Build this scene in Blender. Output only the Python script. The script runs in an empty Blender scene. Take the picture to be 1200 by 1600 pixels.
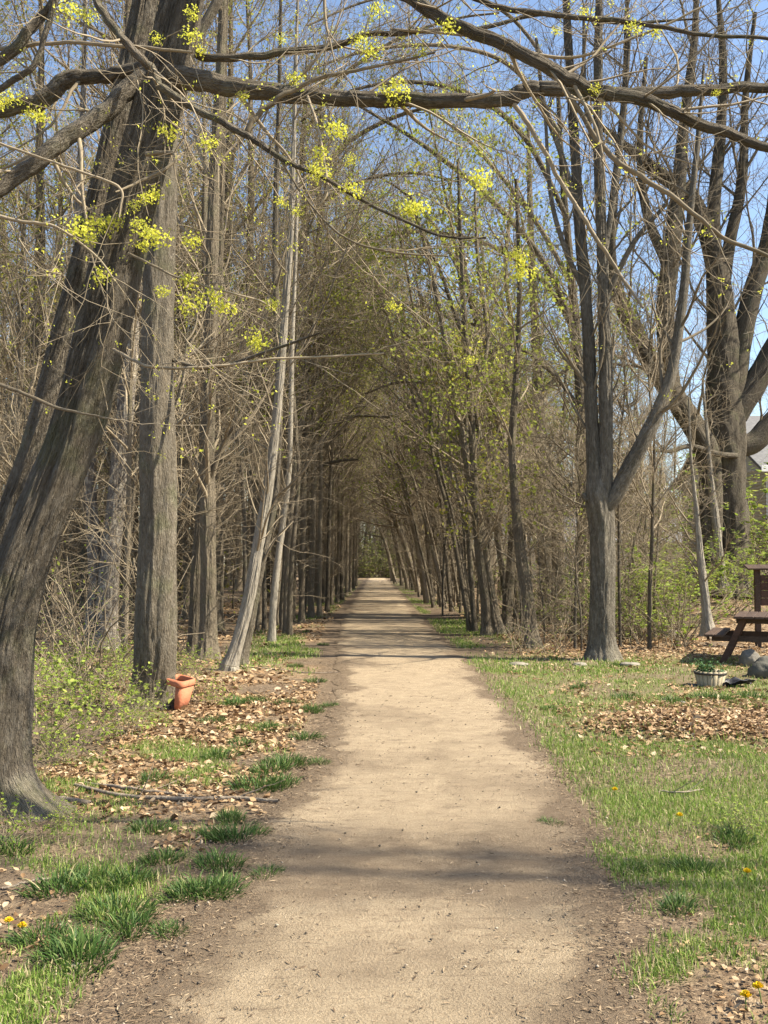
import bpy, math, random
import numpy as np
from mathutils import Matrix, Vector, Euler

# ------------------------------------------------------------------ camera, world, sun, exposure
scene = bpy.context.scene
C = scene.collection
R_ = math.radians
F, EYE = 1500.0, 1.6                     # focal length in pixels of the 1200 x 1600 picture, eye height
PITCH, YAW = math.atan(80.0 / F), math.atan(12.0 / F)
cd = bpy.data.cameras.new("camera")
cam = bpy.data.objects.new("camera", cd)
C.objects.link(cam)
cam.location = (0, 0, EYE)
cam.rotation_euler = (math.pi / 2 + PITCH, 0, -YAW)
cd.sensor_fit = 'VERTICAL'
cd.sensor_height = 24
cd.lens = 24 * F / 1600
cd.clip_end = 2000
scene.camera = cam

SUN_EL, SUN_B = R_(47), R_(9)            # sun to the right, a little behind the camera
w = bpy.data.worlds.new("World")
scene.world = w
w.use_nodes = True
nt = w.node_tree
bg = nt.nodes["Background"]
sky = nt.nodes.new("ShaderNodeTexSky")
sky.sky_type = 'NISHITA'
sky.sun_disc = False
sky.sun_elevation = SUN_EL
sky.sun_rotation = math.pi / 2 + SUN_B
sky.air_density = 1.0
sky.dust_density = 0.8
sky.ozone_density = 1.0
nt.links.new(sky.outputs[0], bg.inputs[0])
bg.inputs[1].default_value = 0.10
sl = bpy.data.lights.new("sun", 'SUN')
sl.energy = 5.0
sl.angle = R_(0.53)
sl.color = (1.0, 0.91, 0.74)
so = bpy.data.objects.new("sun", sl)
C.objects.link(so)
sdir = Vector((math.cos(SUN_EL) * math.cos(SUN_B), -math.cos(SUN_EL) * math.sin(SUN_B), math.sin(SUN_EL)))
so.rotation_euler = (-sdir).to_track_quat('-Z', 'Y').to_euler()
so.location = sdir * 60
scene.view_settings.view_transform = 'Standard'
scene.view_settings.look = 'None'
scene.view_settings.exposure = 1.38
scene.view_settings.gamma = 1.0
scene.cycles.max_bounces = 6
scene.cycles.diffuse_bounces = 3
scene.cycles.transmission_bounces = 3
scene.cycles.transparent_max_bounces = 4

# ------------------------------------------------------------------ small maths
RM = np.array(Euler((math.pi / 2 + PITCH, 0, -YAW)).to_matrix())


def ray(px, py):
    return RM @ np.array([(px - 600.0) / F, -(py - 800.0) / F, -1.0])


def smooth(a, b, x):
    t = np.clip((np.asarray(x, float) - a) / (b - a), 0, 1)
    return t * t * (3 - 2 * t)


def _hash(i, j, s):
    h = np.sin(i * 127.1 + j * 311.7 + s * 74.7) * 43758.5453
    return h - np.floor(h)


def vnoise(x, y, s=0):
    x, y = np.asarray(x, float), np.asarray(y, float)
    i, j = np.floor(x), np.floor(y)
    fx, fy = x - i, y - j
    fx, fy = fx * fx * (3 - 2 * fx), fy * fy * (3 - 2 * fy)
    a, b = _hash(i, j, s), _hash(i + 1, j, s)
    c, d = _hash(i, j + 1, s), _hash(i + 1, j + 1, s)
    return (a * (1 - fx) + b * fx) * (1 - fy) + (c * (1 - fx) + d * fx) * fy


def fbm(x, y, s=0, o=3):
    v, a, t = 0, 1.0, 0
    for k in range(o):
        v = v + a * vnoise(x * 2 ** k, y * 2 ** k, s + k * 7)
        t += a
        a *= .5
    return v / t


# the path: its sandy band between a left and a right edge, by distance
PY = np.array([-12, 2.6, 3.33, 4.6, 6.5, 8.2, 10.9, 16, 20, 30, 53, 96, 130])
PL = np.array([-.85, -.83, -.80, -.72, -.52, -.42, -.40, -.60, -.80, -1.0, -.95, -.85, -.8])
PR = np.array([.70, .74, .78, 1.02, 1.28, 1.42, 1.50, 1.42, 1.40, 1.32, 1.3, 1.15, 1.1])


def path_l(y):
    return np.interp(y, PY, PL)


def path_r(y):
    return np.interp(y, PY, PR)


def height(x, y):
    x, y = np.asarray(x, float), np.asarray(y, float)
    off = smooth(.1, 1.5, np.maximum(path_l(y) - x, x - path_r(y)))
    h = off * (.10 * (fbm(x * .55, y * .55, 3) - .5) + .03 * (fbm(x * 3, y * 3, 5, 2) - .5))
    h = h + .62 * smooth(6.2, 9.5, x) * smooth(19, 28, y) * (1 - smooth(60, 90, y) * .5)
    pile = np.exp(-(((x - 3.35) / 1.25) ** 2 + ((y - 9.3) / .75) ** 2) ** 2)
    return h + .09 * pile


def G(px, py):
    d = ray(px, py)
    z = 0.0
    for _ in range(6):
        t = (z - EYE) / d[2]
        z = float(height(d[0] * t, d[1] * t))
    return np.array([d[0] * t, d[1] * t, z])


def P(px, py, Y):
    d = ray(px, py)
    t = Y / d[1]
    return np.array([d[0] * t, Y, EYE + d[2] * t])


# ------------------------------------------------------------------ meshes from arrays
def mesh_np(name, V, faces, mat=None, uv=None, smooth_=True, attrs=None):
    """faces: list of int arrays (n, k); uv: list of arrays (n, k, 2) or None"""
    V = np.asarray(V, np.float32)
    me = bpy.data.meshes.new(name)
    me.vertices.add(len(V))
    me.vertices.foreach_set("co", V.ravel())
    loops = np.concatenate([f.ravel() for f in faces]).astype(np.int32)
    tot = np.concatenate([np.full(len(f), f.shape[1]) for f in faces]).astype(np.int32)
    me.loops.add(len(loops))
    me.loops.foreach_set("vertex_index", loops)
    me.polygons.add(len(tot))
    st = np.concatenate([[0], np.cumsum(tot)[:-1]]).astype(np.int32)
    me.polygons.foreach_set("loop_start", st)
    me.update(calc_edges=True)
    if uv is not None:
        l = me.uv_layers.new(name="uv")
        l.data.foreach_set("uv", np.concatenate([u.reshape(-1, 2) for u in uv]).astype(np.float32).ravel())
    if attrs:
        for k, a in attrs.items():
            at = me.color_attributes.new(k, 'FLOAT_COLOR', 'POINT')
            at.data.foreach_set("color", np.asarray(a, np.float32).ravel())
    if smooth_:
        me.polygons.foreach_set("use_smooth", np.ones(len(tot), bool))
    if mat:
        me.materials.append(mat)
    me.validate()
    return me


def norm(a):
    return a / np.maximum(np.linalg.norm(a, axis=-1, keepdims=True), 1e-9)


class Tubes:
    def __init__(self):
        self.V, self.F, self.U, self.n = [], [], [], 0

    def add(self, Pn, Rn, S=3, rough=0.0, seed=0, furrow=0.0, roots=0.0):
        Pn = np.asarray(Pn, float)
        if Pn.ndim == 2:
            Pn, Rn = Pn[None], np.asarray(Rn, float)[None]
        B, N = Pn.shape[:2]
        if B == 0:
            return
        T = norm(np.gradient(Pn, axis=1))
        m = norm(T.mean(1))
        ref = np.where(np.abs(m[:, 1:2]) < .75, np.array([[0, 1., 0]]), np.array([[1., 0, 0]]))
        n = norm(np.cross(T, ref[:, None, :]))
        b = np.cross(T, n)
        a = np.arange(S) / S * 2 * np.pi
        L = np.concatenate([np.zeros((B, 1)), np.cumsum(np.linalg.norm(np.diff(Pn, axis=1), axis=2), 1)], 1)
        RR = np.repeat(Rn[:, :, None], S, 2)
        if rough:
            ang = np.broadcast_to(a[None, None], RR.shape)
            vv = np.broadcast_to(L[:, :, None], RR.shape)
            k = vnoise(np.cos(ang) * 1.6 + 9 + vv * .3, np.sin(ang) * 1.6 + vv * 1.1, seed) - .5
            k2 = vnoise(np.cos(ang) * 4 + 3, np.sin(ang) * 4 + vv * 3.0, seed + 3) - .5
            RR = RR * (1 + rough * (1.4 * k + .8 * k2))
        if roots:
            a0 = np.broadcast_to(a[None, None], RR.shape)
            v0_ = np.broadcast_to(L[:, :, None], RR.shape)
            RR = RR * (1 + roots * np.exp(-v0_ / .20) * (.35 + .65 * (.5 + .5 * np.sin(a0 * 4 + seed + .8 * np.sin(a0))) ** 1.5 + .25 * np.sin(a0 * 7 + seed)))
        if furrow:
            c0 = ang * float(Rn.max()) / .042
            warp = 1.4 * (fbm(c0 * .5, vv * 2.2, seed + 11, 2) - .5)
            f1 = np.abs(fbm(c0 + warp, vv * 2.6 + 1.3 * np.sin(c0 * .7), seed + 12, 2) - .5) * 2
            f2 = vnoise(c0 * 2.3, vv * 9, seed + 13)
            RR = RR - furrow * (1 - smooth(0, .34, f1)) * (.5 + f2) + furrow * .5 * (f2 - .5)
        V = Pn[:, :, None] + RR[..., None] * (np.cos(a)[None, None, :, None] * n[:, :, None] + np.sin(a)[None, None, :, None] * b[:, :, None])
        idx = self.n + np.arange(B * N * S).reshape(B, N, S)
        i2 = np.roll(idx, -1, 2)
        f = np.stack([idx[:, :-1], i2[:, :-1], i2[:, 1:], idx[:, 1:]], -1).reshape(-1, 4)
        c = 2 * np.pi * Rn[:, :1]
        u0 = np.broadcast_to((np.arange(S) / S)[None, None] * c[:, :, None], (B, N - 1, S))
        u1 = np.broadcast_to(((np.arange(S) + 1) / S)[None, None] * c[:, :, None], (B, N - 1, S))
        v0 = np.broadcast_to(L[:, :-1, None], (B, N - 1, S))
        v1 = np.broadcast_to(L[:, 1:, None], (B, N - 1, S))
        uv = np.stack([np.stack([u0, v0], -1), np.stack([u1, v0], -1), np.stack([u1, v1], -1), np.stack([u0, v1], -1)], -2).reshape(-1, 4, 2)
        self.V.append(V.reshape(-1, 3))
        self.F.append(f)
        self.U.append(uv)
        self.n += B * N * S

    def mesh(self, name, mat, off=(0, 0, 0)):
        return mesh_np(name, np.concatenate(self.V) - np.asarray(off), [np.concatenate(self.F)], mat, [np.concatenate(self.U)])


def spline(pts, n):
    """Catmull-Rom through pts (k, d), n samples"""
    p = np.asarray(pts, float)
    if len(p) == 2:
        return p[0] + (p[1] - p[0]) * np.linspace(0, 1, n)[:, None]
    q = np.vstack([2 * p[0] - p[1], p, 2 * p[-1] - p[-2]])
    t = np.linspace(0, len(p) - 1 - 1e-6, n)
    i = t.astype(int)
    u = (t - i)[:, None]
    a, b, c, d = q[i], q[i + 1], q[i + 2], q[i + 3]
    return .5 * (2 * b + (c - a) * u + (2 * a - 5 * b + 4 * c - d) * u ** 2 + (3 * b - a - 3 * c + d) * u ** 3)


def grow(rng, Pp, Rp, n, t0, t1, a0, a1, l0, l1, N, wob, up, rf, rmin, fall=0.0, tip=.5):
    """n child branches on the parent branches Pp (B, M, 3)"""
    B, M = Pp.shape[:2]
    seg = np.linalg.norm(np.diff(Pp, axis=1), axis=2).sum(1)
    idx = rng.choice(B, n, p=seg / seg.sum())
    t = t0 + (t1 - t0) * rng.random(n)
    f = t * (M - 1)
    i = np.minimum(f.astype(int), M - 2)
    u = (f - i)[:, None]
    pos = Pp[idx, i] * (1 - u) + Pp[idx, i + 1] * u
    tan = norm(Pp[idx, i + 1] - Pp[idx, i])
    rad = Rp[idx, i] * (1 - u[:, 0]) + Rp[idx, i + 1] * u[:, 0]
    v = rng.normal(size=(n, 3))
    perp = norm(v - (v * tan).sum(1, keepdims=True) * tan)
    a = (a0 + (a1 - a0) * rng.random(n))[:, None]
    d = norm(tan * np.cos(a) + perp * np.sin(a))
    ln = (l0 + (l1 - l0) * rng.random(n)) * (1 - fall * t)
    r0 = np.maximum(np.minimum(np.minimum(rad * rf * (.7 + .5 * rng.random(n)), rad * .9), ln * .016), rmin)
    out = np.zeros((n, N, 3))
    out[:, 0] = pos
    st = (ln / (N - 1))[:, None]
    for k in range(1, N):
        d = norm(d + rng.normal(size=(n, 3)) * wob + np.array([0, 0, up]))
        out[:, k] = out[:, k - 1] + d * st
    s = np.linspace(0, 1, N)[None]
    RR = r0[:, None] * (1 - s) + np.minimum(r0, rmin * tip)[:, None] * s
    return out, RR


# ------------------------------------------------------------------ materials
def new_mat(name, rough=.9):
    m = bpy.data.materials.new(name)
    m.use_nodes = True
    t = m.node_tree
    b = t.nodes["Principled BSDF"]
    b.inputs["Roughness"].default_value = rough
    b.inputs["Specular IOR Level"].default_value = .25
    return m, t, b


def N_(t, kind, **kw):
    n = t.nodes.new(kind)
    for k, v in kw.items():
        if k in n.inputs:
            n.inputs[k].default_value = v
        else:
            setattr(n, k, v)
    return n


def ramp(t, fac, stops, interp='LINEAR'):
    r = t.nodes.new("ShaderNodeValToRGB")
    r.color_ramp.interpolation = interp
    e = r.color_ramp.elements
    while len(e) < len(stops):
        e.new(.5)
    for x, (p, c) in zip(e, stops):
        x.position = p
        x.color = (*c, 1) if len(c) == 3 else c
    t.links.new(fac, r.inputs[0])
    return r.outputs[0]


def mixc(t, fac, a, b, blend='MIX'):
    m = t.nodes.new("ShaderNodeMix")
    m.data_type = 'RGBA'
    m.blend_type = blend
    for sock, v in ((m.inputs[0], fac), (m.inputs[6], a), (m.inputs[7], b)):
        if hasattr(v, "links"):
            t.links.new(v, sock)
        elif isinstance(v, (int, float)):
            sock.default_value = v
        else:
            sock.default_value = (*v, 1)
    return m.outputs[2]


def noise(t, vec, scale, detail=4, rough=.6):
    n = N_(t, "ShaderNodeTexNoise", Scale=scale, Detail=detail, Roughness=rough)
    if vec is not None:
        t.links.new(vec, n.inputs["Vector"])
    return n.outputs["Fac"]


def mapping(t, vec, scale):
    m = t.nodes.new("ShaderNodeMapping")
    m.inputs["Scale"].default_value = scale
    t.links.new(vec, m.inputs["Vector"])
    return m.outputs[0]


def bump(t, b, h, strength, dist):
    n = N_(t, "ShaderNodeBump", Strength=strength, Distance=dist)
    t.links.new(h, n.inputs["Height"])
    t.links.new(n.outputs[0], b.inputs["Normal"])


def bark(name, dark, mid, light, ridge=26, moss=.0, spots=0.0, strength=.8, vary=.35):
    m, t, b = new_mat(name)
    uv = t.nodes.new("ShaderNodeUVMap").outputs[0]
    ob = t.nodes.new("ShaderNodeTexCoord").outputs["Object"]
    oi = t.nodes.new("ShaderNodeObjectInfo")
    va = mapping(t, uv, (ridge, ridge * .13, 1))
    vb = mapping(t, uv, (ridge * 2.7, ridge * .6, 1))
    n1 = noise(t, va, 1.0, 5, .65)
    n2 = noise(t, vb, 1.0, 3, .6)
    n3 = noise(t, ob, 1.3, 3, .6)
    col = ramp(t, n1, [(.32, dark), (.5, mid), (.70, light)])
    col = mixc(t, .5, col, ramp(t, n2, [(.3, dark), (.65, light)]), 'MIX')
    col = mixc(t, ramp(t, n3, [(.42, (0, 0, 0)), (.68, (1, 1, 1))]), col, mixc(t, .5, col, light))
    if moss:
        col = mixc(t, ramp(t, noise(t, ob, 2.4, 4), [(.52, (0, 0, 0)), (.66, (moss, moss, moss))]), col, (.13, .15, .06))
    if spots:
        sp = ramp(t, noise(t, mapping(t, uv, (9, 6, 1)), 1.0, 4, .7), [(.50, (0, 0, 0)), (.58, (spots, spots, spots))])
        col = mixc(t, sp, col, (.43, .385, .31))
    mp = N_(t, "ShaderNodeMapRange")
    mp.inputs[3].default_value, mp.inputs[4].default_value = 1 - vary, 1 + vary
    t.links.new(oi.outputs["Random"], mp.inputs[0])
    hsv = t.nodes.new("ShaderNodeHueSaturation")
    t.links.new(mp.outputs[0], hsv.inputs["Value"])
    t.links.new(col, hsv.inputs["Color"])
    t.links.new(hsv.outputs[0], b.inputs["Base Color"])
    mx = t.nodes.new("ShaderNodeMath")
    mx.operation = 'ADD'
    t.links.new(n1, mx.inputs[0])
    t.links.new(n2, mx.inputs[1])
    bump(t, b, mx.outputs[0], strength, .06)
    return m


def island(name, stops, rough=.8, transl=0.0, tint=None):
    """thin leaves and blades: colour differs from one piece to the next"""
    m, t, b = new_mat(name, rough)
    g = t.nodes.new("ShaderNodeNewGeometry")
    col = ramp(t, g.outputs["Random Per Island"], stops)
    t.links.new(col, b.inputs["Base Color"])
    if transl:
        tr = t.nodes.new("ShaderNodeBsdfTranslucent")
        t.links.new(col, tr.inputs[0])
        mx = t.nodes.new("ShaderNodeMixShader")
        mx.inputs[0].default_value = transl
        t.links.new(b.outputs[0], mx.inputs[1])
        t.links.new(tr.outputs[0], mx.inputs[2])
        t.links.new(mx.outputs[0], t.nodes["Material Output"].inputs[0])
    return m


def rough_mat(name, c1, c2, scale=6, rough=.9, bs=.4, stretch=(1, 1, 1), dist=.02):
    m, t, b = new_mat(name, rough)
    ob = mapping(t, t.nodes.new("ShaderNodeTexCoord").outputs["Object"], stretch)
    n = noise(t, ob, scale, 6, .65)
    n2 = noise(t, ob, scale * 5, 3, .6)
    col = mixc(t, .3, ramp(t, n, [(.3, c1), (.7, c2)]), ramp(t, n2, [(.3, c1), (.7, c2)]))
    t.links.new(col, b.inputs["Base Color"])
    bump(t, b, n2, bs, dist)
    return m


M = {}
M['bark_lean'] = bark('ridged_grey_bark', (.022, .017, .011), (.098, .079, .055), (.235, .195, .145), 34, .35, .18, 1.0, .05)
M['bark_straight'] = bark('smooth_grey_bark', (.036, .029, .02), (.118, .098, .069), (.235, .197, .145), 30, .3, .15, .9, .05)
M['bark_wood'] = bark('woodland_bark', (.055, .043, .029), (.165, .134, .094), (.30, .25, .18), 28, .3, 0, .9, .40)
M['bark_pale'] = bark('pale_sapling_bark', (.13, .112, .085), (.24, .21, .165), (.36, .32, .26), 18, .1, .25, .5, .1)
M['bark_spot'] = bark('mottled_bark', (.06, .05, .042), (.14, .12, .10), (.22, .19, .16), 20, .1, .85, .6, .08)
M['bark_old'] = bark('dark_old_bark', (.025, .02, .014), (.078, .064, .046), (.15, .125, .09), 22, .2, 0, .9, .05)
M['bark_fork'] = bark('silver_ridged_bark', (.028, .023, .016), (.112, .095, .07), (.27, .235, .18), 28, .1, .25, 1.0, .05)
M['twig'] = bark('twig_bark', (.085, .064, .04), (.185, .145, .095), (.34, .28, .195), 10, .1, 0, .2, .3)
M['bud'] = island('young_leaves', [(0, (.33, .33, .05)), (.5, (.24, .27, .045)), (1, (.36, .28, .07))], .7, .55)
M['bud_green'] = island('green_young_leaves', [(0, (.24, .29, .045)), (.5, (.34, .36, .065)), (1, (.18, .22, .04))], .7, .55)
M['flower'] = island('yellow_green_blossom', [(0, (.64, .64, .07)), (.5, (.78, .75, .12)), (1, (.50, .55, .07))], .7, .45)
M['shrub_leaf'] = island('shrub_leaves', [(0, (.28, .36, .05)), (.5, (.17, .25, .04)), (1, (.38, .40, .09))], .7, .4)
M['bush_leaf'] = island('dull_bush_leaves', [(0, (.16, .19, .05)), (.5, (.24, .25, .07)), (1, (.12, .14, .04))], .7, .5)
M['grass'] = island('grass_blades', [(0, (.10, .17, .03)), (.45, (.19, .285, .05)), (.78, (.29, .36, .085)), (.86, (.44, .37, .21)), (1, (.55, .46, .28))], .6, .3)
M['tuft'] = island('tuft_blades', [(0, (.035, .08, .018)), (.55, (.075, .135, .03)), (.9, (.15, .20, .055)), (1, (.42, .36, .2))], .55, .3)
M['leaf'] = island('fallen_leaves', [(0, (.09, .05, .026)), (.3, (.20, .12, .06)), (.6, (.36, .235, .125)), (.88, (.43, .305, .18)), (1, (.52, .41, .275))], .75, .15)
M['straw'] = island('straw_bits', [(0, (.05, .032, .02)), (.4, (.14, .095, .058)), (.8, (.25, .18, .11)), (1, (.37, .285, .185))], .8)
M['pebble'] = island('pebbles', [(0, (.06, .05, .04)), (.6, (.20, .155, .11)), (1, (.34, .29, .22))], .9)

# ------------------------------------------------------------------ object helpers


def link(o):
    C.objects.link(o)
    return o


def part(name, me, parent=None, label=None):
    o = link(bpy.data.objects.new(name, me))
    if parent:
        o.parent = parent
    if label:
        o['label'] = label
    return o


def thing(name, label, cat, loc=(0, 0, 0), rz=0, group=None, scale=None):
    o = link(bpy.data.objects.new(name, None))
    o.empty_display_size = .2
    o.location = [float(v) for v in loc]
    o.rotation_euler = (0, 0, rz)
    if scale is not None:
        o.scale = scale
    o['label'], o['category'] = label, cat
    if group:
        o['group'] = group
    return o


def tag(o, label, cat, group=None):
    o['label'], o['category'] = label, cat
    if group:
        o['group'] = group
    return o


def struct(o, kind='structure'):
    o['kind'] = kind
    return o


def copy_tree(root, loc, rz, scale, label, group):
    r = link(root.copy())
    r.location, r.rotation_euler, r.scale = [float(v) for v in loc], (0, 0, rz), scale
    r['label'] = label
    r['group'] = group
    for ch in list(root.children):
        c = link(ch.copy())
        c.parent = r
        for g in list(ch.children):
            d = link(g.copy())
            d.parent = c
    return r


class Boxes:
    """bevel-edged boxes joined into one mesh"""

    def __init__(self):
        import bmesh
        self.bm = bmesh.new()
        self.b = bmesh

    def box(self, c, s, rot=(0, 0, 0), bev=.006, taper=1.0):
        r = self.b.ops.create_cube(self.bm, size=1)
        vs = r['verts']
        for v in vs:
            k = taper if v.co.z < 0 else 1
            v.co = Vector((v.co.x * s[0] * k, v.co.y * s[1] * k, v.co.z * s[2]))
        if bev:
            es = list({e for v in vs for e in v.link_edges})
            rr = self.b.ops.bevel(self.bm, geom=es, offset=min(bev, min(s) * .3), segments=1, affect='EDGES')
            vs = list({v for f in rr['faces'] for v in f.verts} | {v for v in vs if v.is_valid})
        self.b.ops.transform(self.bm, matrix=Matrix.Translation(c) @ Euler(rot).to_matrix().to_4x4(), verts=vs)
        return self

    def mesh(self, name, mat, smooth_=False):
        me = bpy.data.meshes.new(name)
        self.bm.to_mesh(me)
        self.bm.free()
        me.materials.append(mat)
        return me


# ------------------------------------------------------------------ the ground and the path
def axis(parts):
    out = []
    for a, b, n in parts:
        out.append(np.linspace(a, b, n, endpoint=False))
    return np.concatenate(out)


gx = axis([(-420, -60, 18), (-60, -20, 30), (-20, -7, 60), (-7, 7, 190), (7, 20, 60), (20, 60, 30), (60, 421, 19)])
gy = axis([(-30, 2.4, 14), (2.4, 14, 170), (14, 30, 90), (30, 60, 60), (60, 140, 50), (140, 601, 24)])
XX, YY = np.meshgrid(gx, gy)
ZZ = height(XX, YY)


def m_grass(x, y):
    """how grassy the ground is, 0 to 1"""
    edge_r = x - path_r(y) - np.interp(y, [0, 5, 7, 12, 16], [.04, .06, -.06, -.20, -.06]) - .3 * (fbm(x * 1.5, y * 1.5, 21) - .5)
    n = fbm(x * 1.1, y * 1.1, 31)
    lawn = smooth(0, .35, edge_r) * smooth(4.5, 5.5, y + 1.4 * (n - .5)) * (1 - smooth(14.5, 17.5, y)) * (1 - smooth(5.5, 8.0, x))
    pile = np.exp(-(((x - 3.35) / 1.25) ** 2 + ((y - 9.3) / .85) ** 2) ** 2)
    lawn = lawn * (1 - .95 * pile) * (.34 + .66 * smooth(.36, .56, n)) * (.62 + .38 * smooth(.36, .5, fbm(x * 4, y * 4, 33)))
    dry = np.exp(-(((x - 2.3) / .8) ** 2 + ((y - 7.8) / .5) ** 2))
    lawn = lawn * (1 - .7 * dry)
    low = smooth(0, .3, edge_r) * (1 - smooth(4.8, 5.6, y)) * smooth(.44, .60, fbm(x * 2.2, y * 2.2, 41)) * .8
    el = path_l(y) - .25 - x
    left = smooth(0, .4, el) * smooth(.50, .66, fbm(x * 1.7, y * 1.7, 51)) * (1 - smooth(2.2, 3.4, -x)) * (1 - smooth(10, 12, y)) * (.6 + .35 * (1 - smooth(4.6, 5.2, y))) * (1 - .85 * smooth(4.9, 5.3, y) * (1 - smooth(6.3, 7.0, y)))
    bl = smooth(0, .3, el) * (1 - smooth(1.0, 2.0, el)) * smooth(13, 17, y) * (1 - smooth(75, 95, y)) * smooth(.36, .56, fbm(x * .9, y * .35, 61))
    br = smooth(.0, .3, edge_r) * (1 - smooth(.9, 2.0, edge_r)) * smooth(15, 19, y) * (1 - smooth(75, 95, y)) * smooth(.36, .56, fbm(x * .9, y * .35, 71))
    return np.clip(lawn + low + left + bl + br, 0, 1)


def m_litter(x, y):
    """how much of the ground lies under fallen leaves, 0 to 1"""
    n = fbm(x * .9, y * .9, 81)
    el = path_l(y) - x
    er = x - path_r(y)
    pile = np.exp(-(((x - 3.35) / 1.25) ** 2 + ((y - 9.3) / .78) ** 2) ** 2)
    left = smooth(.08, .5, el) * smooth(5.6, 7.6, y) * smooth(.34, .52, n)
    left = np.maximum(left, .35 * smooth(.2, .6, el) * smooth(.45, .6, n))
    right = smooth(.8, 1.6, er) * smooth(13.6, 15.5, y) * smooth(.3, .5, n)
    patch = .8 * smooth(.6, 1.2, er) * smooth(9.8, 11, y) * (1 - smooth(12.2, 13.4, y)) * smooth(.42, .55, n)
    low = smooth(.15, .6, er) * (1 - smooth(4.4, 5.4, y)) * smooth(.3, .5, n) * .75
    return np.clip(np.maximum.reduce([pile * 1.2, left, right, patch, low, .11 * smooth(.2, .5, er)]), 0, 1)


GR, LI = m_grass(XX, YY), m_litter(XX, YY)
ins = smooth(-.05, .5, np.minimum(XX - path_l(YY), path_r(YY) - XX))
col = np.stack([GR, LI, ins, np.ones_like(GR)], -1).reshape(-1, 4)
nx, ny = len(gx), len(gy)
ii = np.arange(nx * ny).reshape(ny, nx)
gf = np.stack([ii[:-1, :-1], ii[:-1, 1:], ii[1:, 1:], ii[1:, :-1]], -1).reshape(-1, 4)


def ground_material():
    m, t, b = new_mat('forest_soil', .95)
    pos = t.nodes.new("ShaderNodeNewGeometry").outputs["Position"]
    at = t.nodes.new("ShaderNodeVertexColor")
    at.layer_name = "zones"
    sep = t.nodes.new("ShaderNodeSeparateColor")
    t.links.new(at.outputs[0], sep.inputs[0])
    fine = noise(t, pos, 38, 5, .7)
    mid = noise(t, pos, 6, 5, .65)
    big = noise(t, pos, .9, 4, .6)
    soil = mixc(t, .55, ramp(t, fine, [(.3, (.075, .052, .034)), (.55, (.155, .112, .073)), (.72, (.26, .195, .13))]),
                ramp(t, mid, [(.35, (.105, .075, .048)), (.65, (.20, .148, .098))]))
    vor = N_(t, "ShaderNodeTexVoronoi", Scale=17.0)
    t.links.new(pos, vor.inputs["Vector"])
    sepv = t.nodes.new("ShaderNodeSeparateColor")
    t.links.new(vor.outputs["Color"], sepv.inputs[0])
    leafc = ramp(t, sepv.outputs[0], [(0, (.10, .06, .032)), (.4, (.20, .13, .072)), (.75, (.30, .21, .12)), (1, (.40, .30, .19))])
    lf = t.nodes.new("ShaderNodeMath")
    lf.operation = 'MULTIPLY'
    t.links.new(sep.outputs[1], lf.inputs[0])
    t.links.new(ramp(t, mid, [(.30, (.4, .4, .4)), (.6, (1, 1, 1))]), lf.inputs[1])
    c1 = mixc(t, lf.outputs[0], soil, leafc)
    grassc = mixc(t, ramp(t, fine, [(.35, (0, 0, 0)), (.65, (1, 1, 1))]), (.10, .105, .035), (.20, .20, .075))
    grassc = mixc(t, ramp(t, big, [(.45, (0, 0, 0)), (.7, (.6, .6, .6))]), grassc, (.30, .25, .14))
    gf_ = t.nodes.new("ShaderNodeMath")
    gf_.operation = 'MULTIPLY'
    t.links.new(sep.outputs[0], gf_.inputs[0])
    t.links.new(ramp(t, mid, [(.25, (.45, .45, .45)), (.6, (.95, .95, .95))]), gf_.inputs[1])
    c2 = mixc(t, gf_.outputs[0], c1, grassc)
    t.links.new(c2, b.inputs["Base Color"])
    bump(t, b, fine, .8, .03)
    return m


ground = struct(part('ground', mesh_np('ground', np.stack([XX, YY, ZZ], -1).reshape(-1, 3), [gf], ground_material(), attrs={"zones": col})))


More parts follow.
